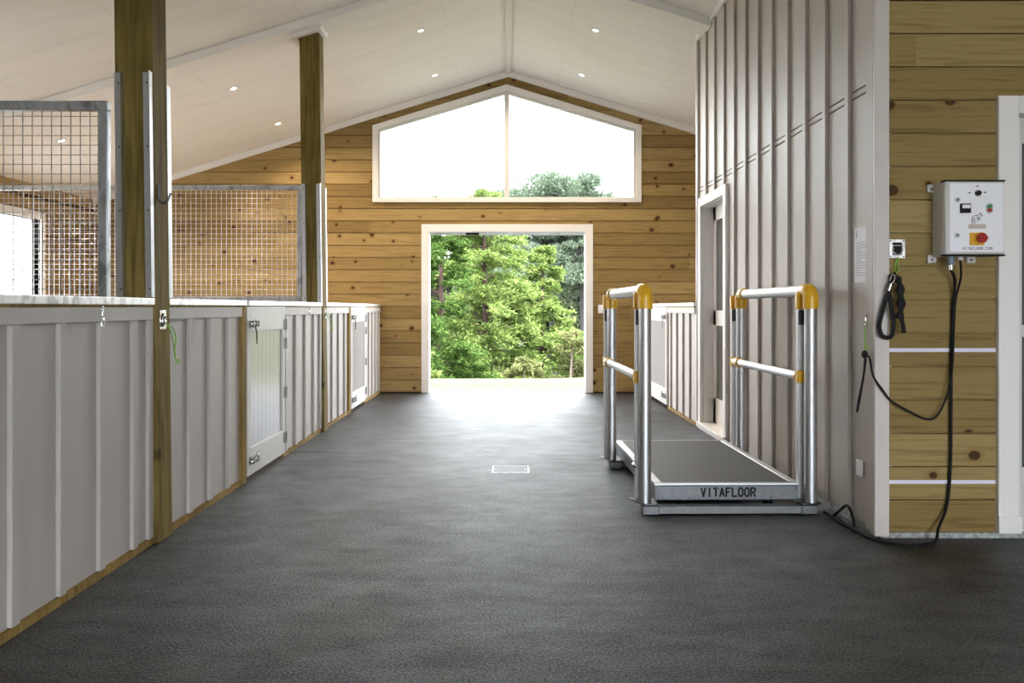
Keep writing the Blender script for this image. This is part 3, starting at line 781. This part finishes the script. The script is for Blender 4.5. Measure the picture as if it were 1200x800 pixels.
# ================================================================== VIBRATION PLATFORM
def platform():
    root = empty('vibration_platform', (1.24, 4.85, 0), (0, 0, R(1.0)))
    tag(root, 'low metal platform with two tall round handrails and yellow elbows', 'platform')
    B = lambda mb, name, mat, bev=0., par=root: mb.build(name, mat, par, local=True, bevel=bev)
    hw, dl, zt, zb = .410, 1.55, .155, .056
    mb = MB()                                                    # deck: outer skirt
    mb.box(-hw, hw, 0, .004, zb, zt - .016); mb.box(-hw, hw, dl - .004, dl, zb, zt - .016)
    mb.box(-hw, -hw + .004, .004, dl - .004, zb, zt - .016); mb.box(hw - .004, hw, .004, dl - .004, zb, zt - .016)
    mb.box(-hw + .004, hw - .004, .004, dl - .004, zb + .01, zt - .016)
    deck = B(mb, 'deck', 'alud', .002)
    mb = MB(); t = .042
    mb.box(-hw - .003, hw + .003, -.004, .012, zt - .016, zt); mb.box(-hw - .003, hw + .003, dl - .012, dl + .004, zt - .016, zt)
    mb.box(-hw - .003, -hw + t, .012, dl - .012, zt - .016, zt); mb.box(hw - t, hw + .003, .012, dl - .012, zt - .016, zt)
    B(mb, 'deck_rim', 'alu', .003)
    B(MB().box(-hw + t, hw - t, .012, dl - .012, zt - .016, zt - .003), 'deck_mat', 'mat')
    fp = B(MB().box(-hw + .015, hw - .006, -.004, -.0002, zb + .004, zt - .02), 'front_plate', 'alud', .001)
    mb = MB()
    for x in (-hw + .03, -hw + .19, -hw + .35, -hw + .51, -hw + .66, hw - .02):
        for z in (zb + .016, zt - .032): mb.sphere((x, -.0045, z), .0045, 8, 6)
    B(mb, 'rivets', 'chrome', 0, fp)
    mb = MB(); lettering(mb, 'VITAFLOOR', -.146, zb + .022, .046, .0225, .013, .0105, -.0052, -.0038)
    B(mb, 'lettering', 'black', 0, fp)
    for sx in (-1, 1):
        for yy in (.05, 1.45): B(MB().cyl((sx * .25, yy, .0), (sx * .25, yy, zb + .012), .03, 14), 'rubber_mount', 'black')
    XU = {-1: -.479, 1: .454}
    for yf in (-.09, 1.30):                                       # cross rails
        B(MB().box(-.42, .40, yf - .03, yf + .03, .004, .050), 'base_rail', 'alud', .004)
    ups = {}
    for sx in (-1, 1):
        x = XU[sx]
        for yf in (-.07, 1.28):
            xi = x - sx * 0.0
            mb = MB()
            a, b = (x - .022, x + .07) if sx < 0 else (x - .07, x + .022)
            mb.box(a, b, yf - .055, yf + .04, .0, .052)
            ft = B(mb, 'foot_block', 'alud', .005)
            pl = [(a - .045 if sx < 0 else a - .03, yf + .09), (a - .045 if sx < 0 else a - .03, yf + .14), (b + (.0 if sx < 0 else .03), yf + .12), (b + (.0 if sx < 0 else .03), yf - .02), (b - .01, yf - .045), (a + .01, yf - .045)]
            B(MB().prism(pl, 'z', .052, .060), 'foot_plate', 'alud', .002, ft)
            up = B(MB().cyl((x, yf, .059), (x, yf, 1.16), .0345, 28), 'upright', 'alu')
            xf = x - (.022 if sx < 0 else .025); yb = yf + .088
            fl = MB().box(xf - .022, xf + .022, yb - .013, yb + .013, .06, 1.16)
            B(fl, 'flange_post', 'alu', .004)
            B(MB().box(xf - .018, xf + .018, yb - .017, yb - .0128, 1.05, 1.135), 'dark_tag', 'label', .001)
            # yellow elbow: collar, rounded corner, sleeve along the rail, and a sleeve over the flange post
            zr = 1.243; sg = 1 if yf < 0 else -1
            mb = MB(); pts = [(x, yf, 1.142), (x, yf, 1.20)]
            for a_ in np.linspace(0, math.pi / 2, 7): pts.append((x, yf + sg * .040 * (1 - math.cos(a_)), 1.203 + .040 * math.sin(a_)))
            pts.append((x, yf + sg * .10, zr))
            mb.tube(pts, [.0425] * len(pts), 24)
            B(mb, 'elbow', 'yellow')
            mb = MB(); mb.box(xf - .028, xf + .028, yb - .026, yb + .022, 1.138, 1.236)
            B(mb, 'flange_sleeve', 'yellow', .01)
            mb = MB(); mb.box(xf - .028, xf + .028, yb - .034, yb + .020, .72, .79)
            B(mb, 'rail_bracket', 'yellow', .006)
            if yf > 0:
                B(MB().tube([(xf, yb - .04 - .11, .756), (xf, yb - .04, .756)], .034, 20), 'rail_collar', 'yellow')
            else: B(MB().tube([(xf, yb + .018, .756), (xf, yb + .04, .756)], .032, 20), 'rail_collar', 'yellow')
        B(MB().cyl((x, 0, 1.243), (x, 1.21, 1.243), .0335, 28), 'top_rail', 'alu')
        B(MB().cyl((xf, .05, .756), (xf, 1.33, .756), .0255, 24), 'middle_rail', 'alu')
    mb = MB().cyl((XU[-1] - .045, .03, .255), (XU[-1] - .045, -.005, .255), .012, 12); mb.cyl((XU[-1] - .045, .045, .255), (XU[-1] - .045, .03, .255), .008, 10); mb.sphere((XU[-1] - .045, -.008, .255), .013, 10, 8)
    B(mb, 'pin_knob', 'chrome')
    return root
platform()

# ================================================================== CONTROL BOX
def control_box():
    x0, x1, y0, y1, z0, z1 = 2.109, 2.392, 4.118, YN - .006, 1.400, 1.764
    root = empty('control_box', ((x0 + x1) / 2, YN, z0)); tag(root, 'grey electrical control box with a red and yellow switch on the plank wall', 'control box')
    box(x0, x1, y0 + .045, y1, z0, z1).build('case', 'box', root, bevel=.006)
    box(x0 - .001, x1 + .004, y0, y0 + .042, z0 + .006, z1 - .006).build('case_lid', 'box', root, bevel=.008)
    mb = MB(); mb.box(x0 + .0, x1 + .008, y0 + .004, y0 + .05, z1 - .006, z1 + .002); mb.box(x0 + .0, x1 + .008, y0 + .004, y0 + .05, z0 - .002, z0 + .006)
    mb.build('gasket', 'black', root, bevel=.001)
    for x, z in ((x0 - .012, z1 - .03), (x0 - .012, z0 - .018), (x1 - .10, z0 - .018)):
        tb = box(x - .012, x + .032, y1 - .01, y1 + .004, z - .012, z + .028).build('mounting_tab', 'box', root, bevel=.003)
        MB().cyl((x + .008, y1 - .014, z + .004), (x + .008, y1 - .009, z + .004), .006, 12).build('screw', 'alud', tb)
    def Q(zx, zy):   # zoomed-crop pixel of the lid -> x, z on the lid
        p = P(1070 + zx / 5.715, 190 + zy / 5.715, y0); return p.x, p.z
    ax, az = Q(246, 600); bx_, bz = Q(607, 140)
    st = MB().prism([(ax + .006, az), (bx_ - .006, az), (bx_, az + .006), (bx_, bz - .006), (bx_ - .006, bz), (ax + .006, bz), (ax, bz - .006), (ax, az + .006)], 'y', y0 - .0012, y0 + .001).build('face_label', 'sticker', root, smooth=False)
    f = y0 - .001
    for zx, zy in ((296, 252), (293, 490)):
        x, z = Q(zx, zy); o = MB().cyl((x, f, z), (x, f - .006, z), .0125, 20).build('lock', 'galv', root)
        box(x - .004, x + .004, f - .0075, f - .0055, z - .004, z + .004).build('lock_slot', 'black', o)
    xa, za = Q(312, 340); xb, zb = Q(385, 277)
    o = box(xa, xb, f - .006, f + .0, za, zb).build('meter', 'black', root, bevel=.002)
    xa, za = Q(326, 309); xb, zb = Q(380, 285)
    box(xa, xb, f - .0068, f - .0055, za, zb).build('meter_window', 'screen', o)
    x, z = Q(430, 208)
    o = MB().cyl((x, f, z), (x, f - .006, z), .016, 24).build('selector_ring', 'chrome', root)
    MB().cyl((x, f - .004, z), (x, f - .018, z), .0115, 20).build('selector_knob', 'black', o)
    for zx, zy in ((376, 205), (430, 160), (480, 202)):
        x, z = Q(zx, zy); mb = MB()
        for dx in (-.004, 0, .004): mb.box(x + dx - .0014, x + dx + .0014, f - .0014, f - .0002, z - .003, z + .003)
        mb.build('dial_lettering', 'ink', st)
    x, z = Q(509, 309)
    def pill(x, z, w, h, ya, yb):
        n = 8; p = [(x + w * math.cos(a), z + h + w * math.sin(a)) for a in np.linspace(0, math.pi, n)] + [(x + w * math.cos(a), z - h + w * math.sin(a)) for a in np.linspace(math.pi, 2 * math.pi, n)]
        return MB().prism(p, 'y', ya, yb)
    o = pill(x, z, .0165, .0085, f - .004, f).build('button_bezel', 'galv', root)
    box(x - .0115, x + .0115, f - .008, f - .003, z + .001, z + .017).build('start_button', 'greenbtn', o, bevel=.003)
    box(x - .0115, x + .0115, f - .008, f - .003, z - .017, z - .001).build('stop_button', 'red', o, bevel=.003)
    # prancing horse outline, as thin inked strokes
    hs = [[(395, 412), (391, 390), (396, 370), (410, 358), (425, 356), (440, 352), (446, 345), (450, 338), (453, 346), (462, 354), (460, 362), (452, 358), (447, 368), (440, 376)],
          [(440, 376), (446, 384), (455, 382)], [(436, 378), (433, 390), (428, 398)], [(424, 376), (412, 380), (409, 392), (415, 402), (411, 410)], [(400, 374), (398, 392), (403, 402)], [(426, 360), (434, 366), (437, 378), (424, 376)]]
    mb = MB()
    for ln in hs:
        for a, b in zip(ln[:-1], ln[1:]):
            pa, pb = Vector(Q(*a)), Vector(Q(*b)); d = (pb - pa).normalized() * .0013; n = Vector((-d.y, d.x))
            pa -= d; pb += d
            mb.prism([tuple(pa + n), tuple(pb + n), tuple(pb - n), tuple(pa - n)], 'y', f - .0012, f - .0003)
    mb.build('horse_logo', 'ink', st, smooth=False)
    xa, za = Q(370, 445); xb, zb = Q(488, 415)
    box(xa, xb, f - .0008, f - .0001, za, zb).build('name_bar', 'fadedink', st)
    xa, za = Q(377, 556); xb, zb = Q(473, 472)
    o = box(xa, xb, f - .006, f, za, zb).build('isolator_plate', 'iso', root, bevel=.002)
    x, z = Q(441, 510)
    MB().cyl((x, f - .006, z), (x, f - .016, z), .028, 28).build('isolator_dial', 'iso', o)
    MB().cyl((x + .001, f - .015, z), (x + .001, f - .030, z), .0245, 28).build('isolator_knob', 'red', o)
    box(x - .023, x + .024, f - .040, f - .029, z - .006, z + .005).build('isolator_grip', 'red', o, bevel=.003)
    xa, za = Q(332, 586); mb = MB()
    lettering(mb, 'VITAFLOOR.COM', xa, za, .0125, .0068, .0044, .0019, f - .0012, f - .0003)
    mb.build('web_lettering', 'ink', st, smooth=False)
    # cable glands underneath
    x, z = Q(296, 640); yg = y0 + .06
    o = MB().cyl((x, yg, z0 + .004), (x, yg, z0 - .045), .017, 18).build('cable_gland', 'gland', root)
    MB().cyl((x, yg, z0 - .043), (x, yg, z0 - .066), .011, 16).build('gland_nut', 'chrome', o)
    x2, _ = Q(360, 650)
    MB().cyl((x2, yg, z0 + .004), (x2, yg, z0 - .020), .014, 18).build('cable_gland', 'box', root)
    return (x, yg, z0 - .066), (x2, yg, z0 - .02)
g1, g2 = control_box()

def smooth_path(pts, n=8):
    p = [Vector(q) for q in pts]; out = []
    for i in range(len(p) - 1):
        a, b, c, d = p[max(i - 1, 0)], p[i], p[i + 1], p[min(i + 2, len(p) - 1)]
        for t in np.linspace(0, 1, n, endpoint=False):
            out.append(.5 * ((2 * b) + (c - a) * t + (2 * a - 5 * b + 4 * c - d) * t * t + (3 * b - a - 3 * c + d) * t ** 3))
    return out + [p[-1]]
YC = 4.243
cb = [g1, P(1119, 330, 4.215), P(1116.5, 370, YC), P(1115, 420, YC), P(1114.5, 480, YC), P(1114, 540, YC), P(1110, 590, YC), P(1100, 618, 4.20)]
fl = [(2.08, 4.16, .012), (1.98, 4.10, .009), (1.88, 4.10, .009), (1.80, 4.20, .009), (1.775, 4.45, .009), (1.775, 4.62, .02)]
q = MB().tube(smooth_path(cb + fl), .0072, 10)
o = q.build('power_cable', 'black', origin=(1.98, 4.10, 0)); tag(o, 'thick black cable dropping from the control box and running along the floor', 'cable')
lp = [(1.775, 4.665, .009), (1.79, 4.60, .06), (1.795, 4.52, .10), (1.79, 4.44, .06), (1.785, 4.42, .012), (1.76, 4.50, .009), (1.745, 4.72, .02)]
o = MB().tube(smooth_path(lp), .0075, 10).build('power_cable', 'black', origin=(1.775, 4.6, 0)); tag(o, 'short black cable looped on the floor against the foot of the handrail', 'cable')
YC2 = 4.240
cb2 = [g2, P(1126, 325, 4.21), P(1120, 350, YC2), P(1118, 380, YC2), P(1116, 430, YC2 - .02), P(1110, 462, YC2 - .02), P(1098, 487, YC2 - .02), P(1085, 491, YC2 - .02), P(1066, 482, YC2 - .02), P(1045, 470, YC2 - .02), P(1033, 455, 4.215), P(1026, 440, 4.21), P(1019, 420, 4.25), P(1015.5, 419, 4.3), P(1012, 440, 4.30), P(1007, 470, 4.31), P(1004.5, 482, 4.31), P(1006, 470, 4.30), P(1012, 440, 4.29), P(1015, 420, 4.29)]
for i in range(len(cb2)):
    if cb2[i][0] < 1.815 or i > 12: cb2[i] = Vector((min(cb2[i][0], 1.798), cb2[i][1], cb2[i][2]))
root = empty('control_lead', P(1045, 470, YC2 - .02)); tag(root, 'thin black lead swagged between the control box and the twine hook', 'cable')
MB().tube(smooth_path(cb2), .0052, 8).build('lead', 'black', root)
MB().sphere((1.79, 4.29, P(1012, 415, 4.3).z), .021, 14, 10, (.7, 1, 1)).build('lead_plug', 'black', root)

# tie ring plate on the plank wall
def tie_ring():
    x0, x1, z0, z1 = 1.899, 1.978, 1.395, 1.489; y = YN
    root = empty('tie_ring', ((x0 + x1) / 2, y, z0)); tag(root, 'square silver tie ring plate on the plank wall above the black rope', 'tie ring')
    o = [(x0, z0), (x1, z0), (x1, z1), (x0, z1)]; b = .016; i = [(x0 + b, z0 + b), (x1 - b, z0 + b), (x1 - b, z1 - b), (x0 + b, z1 - b)]
    ring(o, i, MB(), y - .005, y).build('plate', 'capgalv', root, bevel=.0015)
    xc, zc = (x0 + x1) / 2, (z0 + z1) / 2
    MB().prism(i, 'y', y - .0015, y + .001).build('recess', 'black', root)
    MB().tube([(xc + .023 * math.cos(a), y - .009, zc - .006 + .023 * math.sin(a)) for a in np.linspace(R(150), R(390), 18)], .0045, 8).build('ring', 'chrome', root)
    MB().cyl((xc - .024, y - .008, zc + .014), (xc + .024, y - .008, zc + .014), .006, 10).build('ring_bar', 'chrome', root)
    for x in (x0 + .008, x1 - .008):
        for z in (z0 + .008, z1 - .008): MB().sphere((x, y - .005, z), .004, 8, 6).build('rivet', 'alud', root)
tie_ring()
yr = YN - .012
twine([[(1.938, yr - .006, 1.40), (1.930, yr, 1.38), (1.922, yr, 1.345), (1.914, yr - .006, 1.318)], [(1.938, yr - .006, 1.40), (1.937, yr, 1.37), (1.940, yr, 1.335), (1.92, yr - .006, 1.315)]], .0028, 'green', 'green twine knotted through the tie ring above the black rope')
def lead_rope():
    y = 4.205
    root = empty('lead_rope', P(1046, 395, y)); tag(root, 'black lead rope looped and knotted, hanging by the control box wall', 'rope')
    lp = [P(1045, 322, y + .02), P(1043, 338, y), P(1038, 352, y), P(1033, 370, y), P(1030.5, 382, y), P(1033, 392, y), P(1039, 395.5, y), P(1045, 393, y), P(1047, 380, y), P(1045, 362, y - .008), P(1041.5, 343, y - .012)]
    MB().tube(smooth_path(lp), .0105, 10).build('rope_loop', 'rope', root)
    ds = [P(1046, 323, y), P(1050, 325, y), P(1054, 332, y), P(1055.5, 345, y), P(1056, 360, y), P(1054, 373, y)]
    sp = smooth_path(ds, 10); n = len(sp)
    MB().tube(sp, [.0165 + .0045 * math.sin(i / n * 2 * math.pi * 4.5) for i in range(n)], 14).build('knotted_coil', 'rope', root)
    MB().tube(smooth_path([P(1055, 370, y), P(1058, 380, y), P(1059, 390, y)]), .0105, 10).build('rope_tail', 'rope', root)
    a, b = P(1047.5, 322, y - .02), P(1041.5, 341, y - .02)
    d = (b - a).normalized(); n = Vector((-d.z, 0, d.x))
    o = MB().cyl(a + d * .045, b, .0075, 10).build('snap_clip', 'chrome', root)
    MB().tube(smooth_path([a + d * .045, a + d * .03 + n * .010, a + d * .008 + n * .009, a, a + d * .006 - n * .009, a + d * .034 - n * .009]), .0035, 8).build('clip_hook', 'chrome', o)
lead_rope()
# snap hook and twine on the wall corner
snap_hook('snap_hook', (XW - .026, 4.335, P(1017, 368, 4.335).z), 'small silver snap hook on the board and batten wall corner, under the paper notice', .06)
zt = P(1017, 380, 4.33).z
twine([[(1.806, 4.335, zt), (1.804, 4.32, zt - .05), (1.797, 4.30, zt - .12), (1.795, 4.295, zt - .145)], [(1.806, 4.335, zt), (1.808, 4.33, zt - .06), (1.802, 4.30, zt - .14)]], .0026, 'green', 'green twine hanging from the snap hook above a black plug')

# paper notice, socket, switch
root = empty('paper_notice', (XW, 4.44, P(0, 331, 4.44).z)); tag(root, 'white printed paper notice pinned to the board and batten wall', 'notice')
xp = XW - .003
box(xp, xp + .002, 4.345 + .005, 4.535, H + 29 * .00444, H + 94.5 * .00444).build('sheet', 'paper', root, smooth=False)
z1 = H + 94.5 * .00444
mb = MB()
for k in range(14):
    z = z1 - .085 - k * .013; w_ = .13 if k % 4 != 3 else .07
    mb.box(xp - .0006, xp + .0002, 4.51 - w_, 4.51, z, z + .0035)
mb.build('text_lines', 'greyink', root, smooth=False)
MB().prism([(4.515, z1 - .055), (4.495, z1 - .055), (4.497, z1 - .025), (4.508, z1 - .012)], 'x', xp - .0006, xp + .0002).build('letterhead', 'fadedink', root)
root = empty('power_socket', (XW, 4.47, .27)); tag(root, 'small white power socket low on the board and batten wall', 'socket')
z0, z1 = H - .198 * 4.45, H - .181 * 4.45
box(XW - .010, XW + .001, 4.415, 4.50, z0 + .0, z0 + .082).build('face_plate', 'switch', root, bevel=.003)
box(XW - .014, XW - .009, 4.445, 4.46, z0 + .045, z0 + .065).build('rocker', 'switch', root, bevel=.001)
root = empty('light_switch', (1.24, YG, 1.07)); tag(root, 'small white light switch on the gable planks beside the doorway', 'light switch')
box(1.205, 1.275, YG - .012, YG + .002, 1.07, 1.185).build('face_plate', 'switch', root, bevel=.003)
for dx in (0, .034): box(1.215 + dx, 1.232 + dx, YG - .016, YG - .011, 1.12, 1.145).build('rocker', 'switch', root, bevel=.001)
# floor access cover
root = empty('floor_cover', (.015, 6.05, 0)); tag(root, 'flat rectangular metal cover set into the dark aisle floor', 'floor cover')
o = [(-.115, 5.93), (.145, 5.93), (.145, 6.18), (-.115, 6.18)]; i = [(-.107, 5.938), (.137, 5.938), (.137, 6.172), (-.107, 6.172)]
mb = MB(); ring([(a, b) for a, b in o], [(a, b) for a, b in i], mb, 0.0, .003); mb.v = [(x, z, y) for x, y, z in mb.v]
mb.build('cover_rim', 'galv', root)
MB().prism(i, 'z', .0002, .0012).build('cover_plate', 'mat', root)
for x in (-.09, .12): MB().cyl((x, 6.06, .001), (x, 6.06, .0025), .007, 10).build('cover_bolt', 'galv', root)

# ================================================================== DOWNLIGHTS
def downlight(x, y, label, power):
    z = ceil_z(x); s = 1 if x < 0 else -1
    root = empty('ceiling_downlight', (x, y, z), (0, -math.atan(SL) * s, 0)); tag(root, label, 'downlight', 'recessed ceiling downlights')
    mb = MB(); n = 24
    vs = []; prof = [(.050, 0), (.050, -.004), (.036, -.006), (.032, -.002)]
    for k in range(n):
        a = 2 * math.pi * k / n
        for r, h in prof: vs.append((r * math.cos(a), r * math.sin(a), h))
    fs = [(k * 4 + j, ((k + 1) % n) * 4 + j, ((k + 1) % n) * 4 + j + 1, k * 4 + j + 1) for k in range(n) for j in range(3)]
    mb.add(vs, fs); mb.build('trim_ring', 'white', root, local=True)
    MB().cyl((0, 0, -.0015), (0, 0, -.0035), .033, 24).build('lens', 'lens', root, local=True)
    ld = bpy.data.lights.new('downlight_lamp', 'SPOT'); ld.energy = power; ld.color = (1, .80, .58); ld.spot_size = R(150); ld.spot_blend = .6; ld.shadow_soft_size = .03
    lo = bpy.data.objects.new('downlight_lamp', ld); col.objects.link(lo); lo.parent = root; lo.location = (0, 0, -.012)
PW = 70
downlight(-.925, 8.955, 'downlight on the slope towards the posts, by the rafter casing and the ridge', PW)
downlight(-.925, 10.675, 'downlight above the gable window on the slope towards the posts', PW)
downlight(.915, 8.955, 'downlight on the slope towards the batten wall, by the rafter casing', PW)
downlight(.915, 10.675, 'downlight above the gable window on the slope towards the batten wall', PW)
downlight(-2.885, 8.955, 'downlight between the two timber posts, by the rafter casing', PW)
downlight(-2.885, 10.675, 'downlight next to the second post, close to the gable planks', PW)
downlight(-4.68, 8.93, 'downlight seen through the wire mesh beside the hooked post', PW)

# ================================================================== TREES
def cards(c, d, ln, wd):
    """leaf quads at centres c along directions d"""
    n = len(c); r = rng.normal(size=(n, 3)); sd = np.cross(d, r); sd /= np.linalg.norm(sd, axis=1, keepdims=True) + 1e-9
    a = d * ln[:, None] / 2; b = sd * wd[:, None] / 2
    v = np.stack([c - a, c + b * 1.0, c + a, c - b * 1.0], axis=1).reshape(-1, 3)
    return v
def quads_mesh(name, v, mat, parent, org):
    me = bpy.data.meshes.new(name); n = len(v) // 4
    me.vertices.add(len(v)); me.vertices.foreach_set('co', (v - np.array(org)).astype(np.float32).ravel())
    me.loops.add(4 * n); me.loops.foreach_set('vertex_index', np.arange(4 * n, dtype=np.int32))
    me.polygons.add(n); me.polygons.foreach_set('loop_start', np.arange(0, 4 * n, 4, dtype=np.int32))
    me.update(calc_edges=True); me.validate()
    me.materials.append(M[mat]); o = bpy.data.objects.new(name, me); col.objects.link(o); o.parent = parent; return o
def unit(a): return a / (np.linalg.norm(a, axis=-1, keepdims=True) + 1e-9)
def conifer(x, y, zb, zt, rad, mat, bark, label, nleaf=24000, z_low=.12, nb=90, leaf=(.20, .055), lean=0.):
    root = empty('conifer_tree', (x, y, zb)); tag(root, label, 'tree', 'trees beyond the doorway')
    Ht = zt - zb
    tr = [(x + lean * t + .06 * math.sin(5 * t + x), y + .05 * math.cos(4 * t), zb - .2 + (Ht + .1) * t) for t in np.linspace(0, 1, 12)]
    MB().tube(tr, [.17 * (Ht / 9) * (1 - t * .93) + .012 for t in np.linspace(0, 1, 12)], 10).build('trunk', bark, root)
    mb = MB(); C, D = [], []
    per = nleaf // nb
    for k in range(nb):
        t = z_low + (1 - z_low) * (k + rng.random()) / nb
        z = zb + Ht * t; az = rng.random() * 2 * math.pi
        L_ = rad * (1 - t) ** .62 * rng.uniform(.6, 1.15) + .12
        dx, dy = math.cos(az), math.sin(az)
        ss = np.linspace(0, 1, 6)
        rise = rng.uniform(.1, .45)
        pts = [(x + lean * t + dx * L_ * s, y + dy * L_ * s, z + L_ * (rise * s - .35 * s * s)) for s in ss]
        mb.tube(pts, [.022 * (1 - .85 * s) * (Ht / 9) + .004 for s in ss], 5, caps=False)
        s = rng.random(per) ** .6 * .95 + .08
        cx = np.stack([x + lean * t + dx * L_ * s, y + dy * L_ * s, z + L_ * (rise * s - .35 * s * s)], 1)
        # flattened feathery sprays either side of the branch
        nsp = max(6, per // 22); which = rng.integers(0, nsp, per)
        so = rng.random(nsp) ** .6 * .95 + .08
        sdir = rng.normal(size=(nsp, 3)) * np.array([.7, .7, .28]) + np.array([dx, dy, .05]) * .8
        sdir = unit(sdir); sl = rng.uniform(.25, .6, nsp) * (L_ * .35 + .25)
        s = so[which]; u = rng.random(per)
        cx = np.stack([x + lean * t + dx * L_ * s, y + dy * L_ * s, z + L_ * (rise * s - .35 * s * s)], 1)
        cx = cx + sdir[which] * (u * sl[which])[:, None] + rng.normal(size=(per, 3)) * np.array([.075, .075, .045]) * (.6 + L_ * .25)
        C.append(cx); D.append(unit(sdir[which] * .9 + rng.normal(size=(per, 3)) * .55))
    mb.build('branches', bark, root)
    C = np.concatenate(C); D = np.concatenate(D); n = len(C)
    quads_mesh('foliage', cards(C, D, rng.uniform(.6, 1.3, n) * leaf[0], rng.uniform(.6, 1.3, n) * leaf[1]), mat, root, (x, y, zb))
    return root
def pine(x, y, zb, zc, zt, rad, mat, bark, label, nleaf=26000, clumps=46, leaf=(.30, .07), name='spreading_pine', stems=5):
    root = empty(name, (x, y, zb)); tag(root, label, 'tree', 'trees beyond the doorway')
    MB().tube([(x, y, zb - .2), (x + .1, y, (zb + zc) / 2), (x, y, zc), (x - .1, y, zc + (zt - zc) * .6)], [.24, .2, .15, .05], 10).build('trunk', bark, root)
    mb = MB(); C, D = [], []; per = nleaf // clumps
    for k in range(clumps):
        a = rng.random() * 2 * math.pi; rr = rad * math.sqrt(rng.random()); h = rng.random()
        top = zc + (zt - zc) * (.35 + .65 * math.sqrt(max(0, 1 - (rr / rad) ** 2)))
        cz_ = zc + (top - zc) * (h ** .6); c = np.array([x + rr * math.cos(a), y + rr * math.sin(a), cz_ - .35])
        mb.tube([(x, y, zc - .4 + (cz_ - zc) * .35), ((x + c[0]) / 2, (y + c[1]) / 2, (zc + cz_) / 2 - .1), tuple(c)], [.07, .045, .015], 5, caps=False)
        d = unit(rng.normal(size=(per, 3))); q = rng.random(per) ** .4
        sc = rng.uniform(.55, 1.0) * rad * .28
        C.append(c + d * (q * sc)[:, None] * np.array([1, 1, .55])); D.append(unit(d + rng.normal(size=(per, 3)) * .6 + np.array([0, 0, .3])))
    mb.build('branches', bark, root)
    C = np.concatenate(C); D = np.concatenate(D); n = len(C)
    quads_mesh('foliage', cards(C, D, rng.uniform(.6, 1.3, n) * leaf[0], rng.uniform(.6, 1.3, n) * leaf[1]), mat, root, (x, y, zb))
    return root
def gz_(x, y):
    crest = 14.6 + .12 * x; return -.05 - (min(5.2, .30 * (y - crest) * min(1, (y - crest) / 3.)) if y > crest else 0) + max(0, y - 56) * .24
conifer(-2.15, 26.5, gz_(-2, 26.5), 4.5, 2.3, 'leaf_dark', 'bark', 'deep green feathery tree beyond the doorway, against its post-side casing', 52000, leaf=(.16, .048))
conifer(-.85, 29.5, gz_(-.8, 29.5), 5.15, 3.5, 'leaf_bright', 'bark', 'tall bright green tree in the middle of the doorway with a reddish trunk', 100000, nb=170, leaf=(.16, .048))
conifer(1.25, 30.5, gz_(1.2, 30.5), 3.3, 2.0, 'leaf_bright', 'bark', 'shorter bright green tree standing before the grey-green pines', 30000)
conifer(2.0, 27.0, gz_(2.0, 27), .35, 1.35, 'leaf_yellow', 'twig', 'low yellowish bush at the lawn edge before the pines', 9000, z_low=.05, nb=46)
conifer(.5, 25.0, gz_(.5, 25), -.35, 1.2, 'leaf_yellow', 'twig', 'low twiggy bush at the lawn edge below the tall bright tree', 6000, z_low=.05, nb=46)
conifer(-2.9, 23.5, gz_(-2.9, 23.5), .7, 1.2, 'leaf_bright', 'bark', 'low bright bush under the deep green tree', 11000, z_low=.05, nb=46)
pine(2.5, 50, gz_(2, 50), 2.0, 9.35, 4.9, 'leaf_pine', 'greybark', 'big flat-topped grey-green pine whose crown shows in the gable window', 95000, 150)
pine(4.05, 47, gz_(4, 47), 2.6, 6.9, 2.2, 'leaf_pine', 'greybark', 'grey-green pine on a bare dark trunk behind the low bush', 22000, 34)
pine(5.0, 53, gz_(5, 53), 2.2, 7.2, 2.3, 'leaf_pine', 'greybark', 'grey-green pine half hidden by the doorway casing on the handrail side', 20000, 34)
k = 0
far_l = ['pale green tree far behind the deep green tree', 'pale tree far behind, between the deep green and bright trees', 'pale tree far behind the tall bright tree', 'pale tree far behind the shorter bright tree', 'pale tree far behind the pines', 'pale tree far beyond the handrail side of the doorway', 'pale tree far beyond the post side of the doorway']
for (x, y), lb in zip(((-5.2, 62), (-2.6, 66), (.2, 63), (2.9, 68), (5.8, 63), (9.5, 64), (-9.0, 64)), far_l):
    pine(x, y, gz_(x, y), -2.8, 7.2 + .4 * math.sin(x), 3.0, 'leaf_far', 'greybark', lb, 26000, 64, (.55, .20), 'distant_tree')

# ================================================================== LIGHT, CAMERA
w = bpy.data.worlds.new('overcast_sky'); scn.world = w; w.use_nodes = True
nt = w.node_tree; bg = nt.nodes['Background']
bg.inputs[0].default_value = (.91, .96, 1.03, 1); bg.inputs[1].default_value = 9.0
sun = bpy.data.lights.new('soft_sun', 'SUN'); sun.energy = 9.; sun.angle = R(25); sun.color = (1, .96, .9)
so = bpy.data.objects.new('soft_sun', sun); col.objects.link(so); so.rotation_euler = (R(38), 0, R(25))
cam = bpy.data.cameras.new('camera'); co_ = bpy.data.objects.new('camera', cam); col.objects.link(co_)
co_.location = (0, 0, H); co_.rotation_euler = (R(90), 0, 0)
cam.sensor_width = 36; cam.sensor_fit = 'HORIZONTAL'; cam.lens = 36 * F / 1200
cam.shift_x = 4 / 1200; cam.shift_y = -40 / 1200
cam.clip_start = .02; cam.clip_end = 300
scn.camera = co_
vs = scn.view_settings
vs.view_transform = 'Standard'; vs.look = 'None'; vs.gamma = 1; vs.use_curve_mapping = False
vs.exposure = 0.58
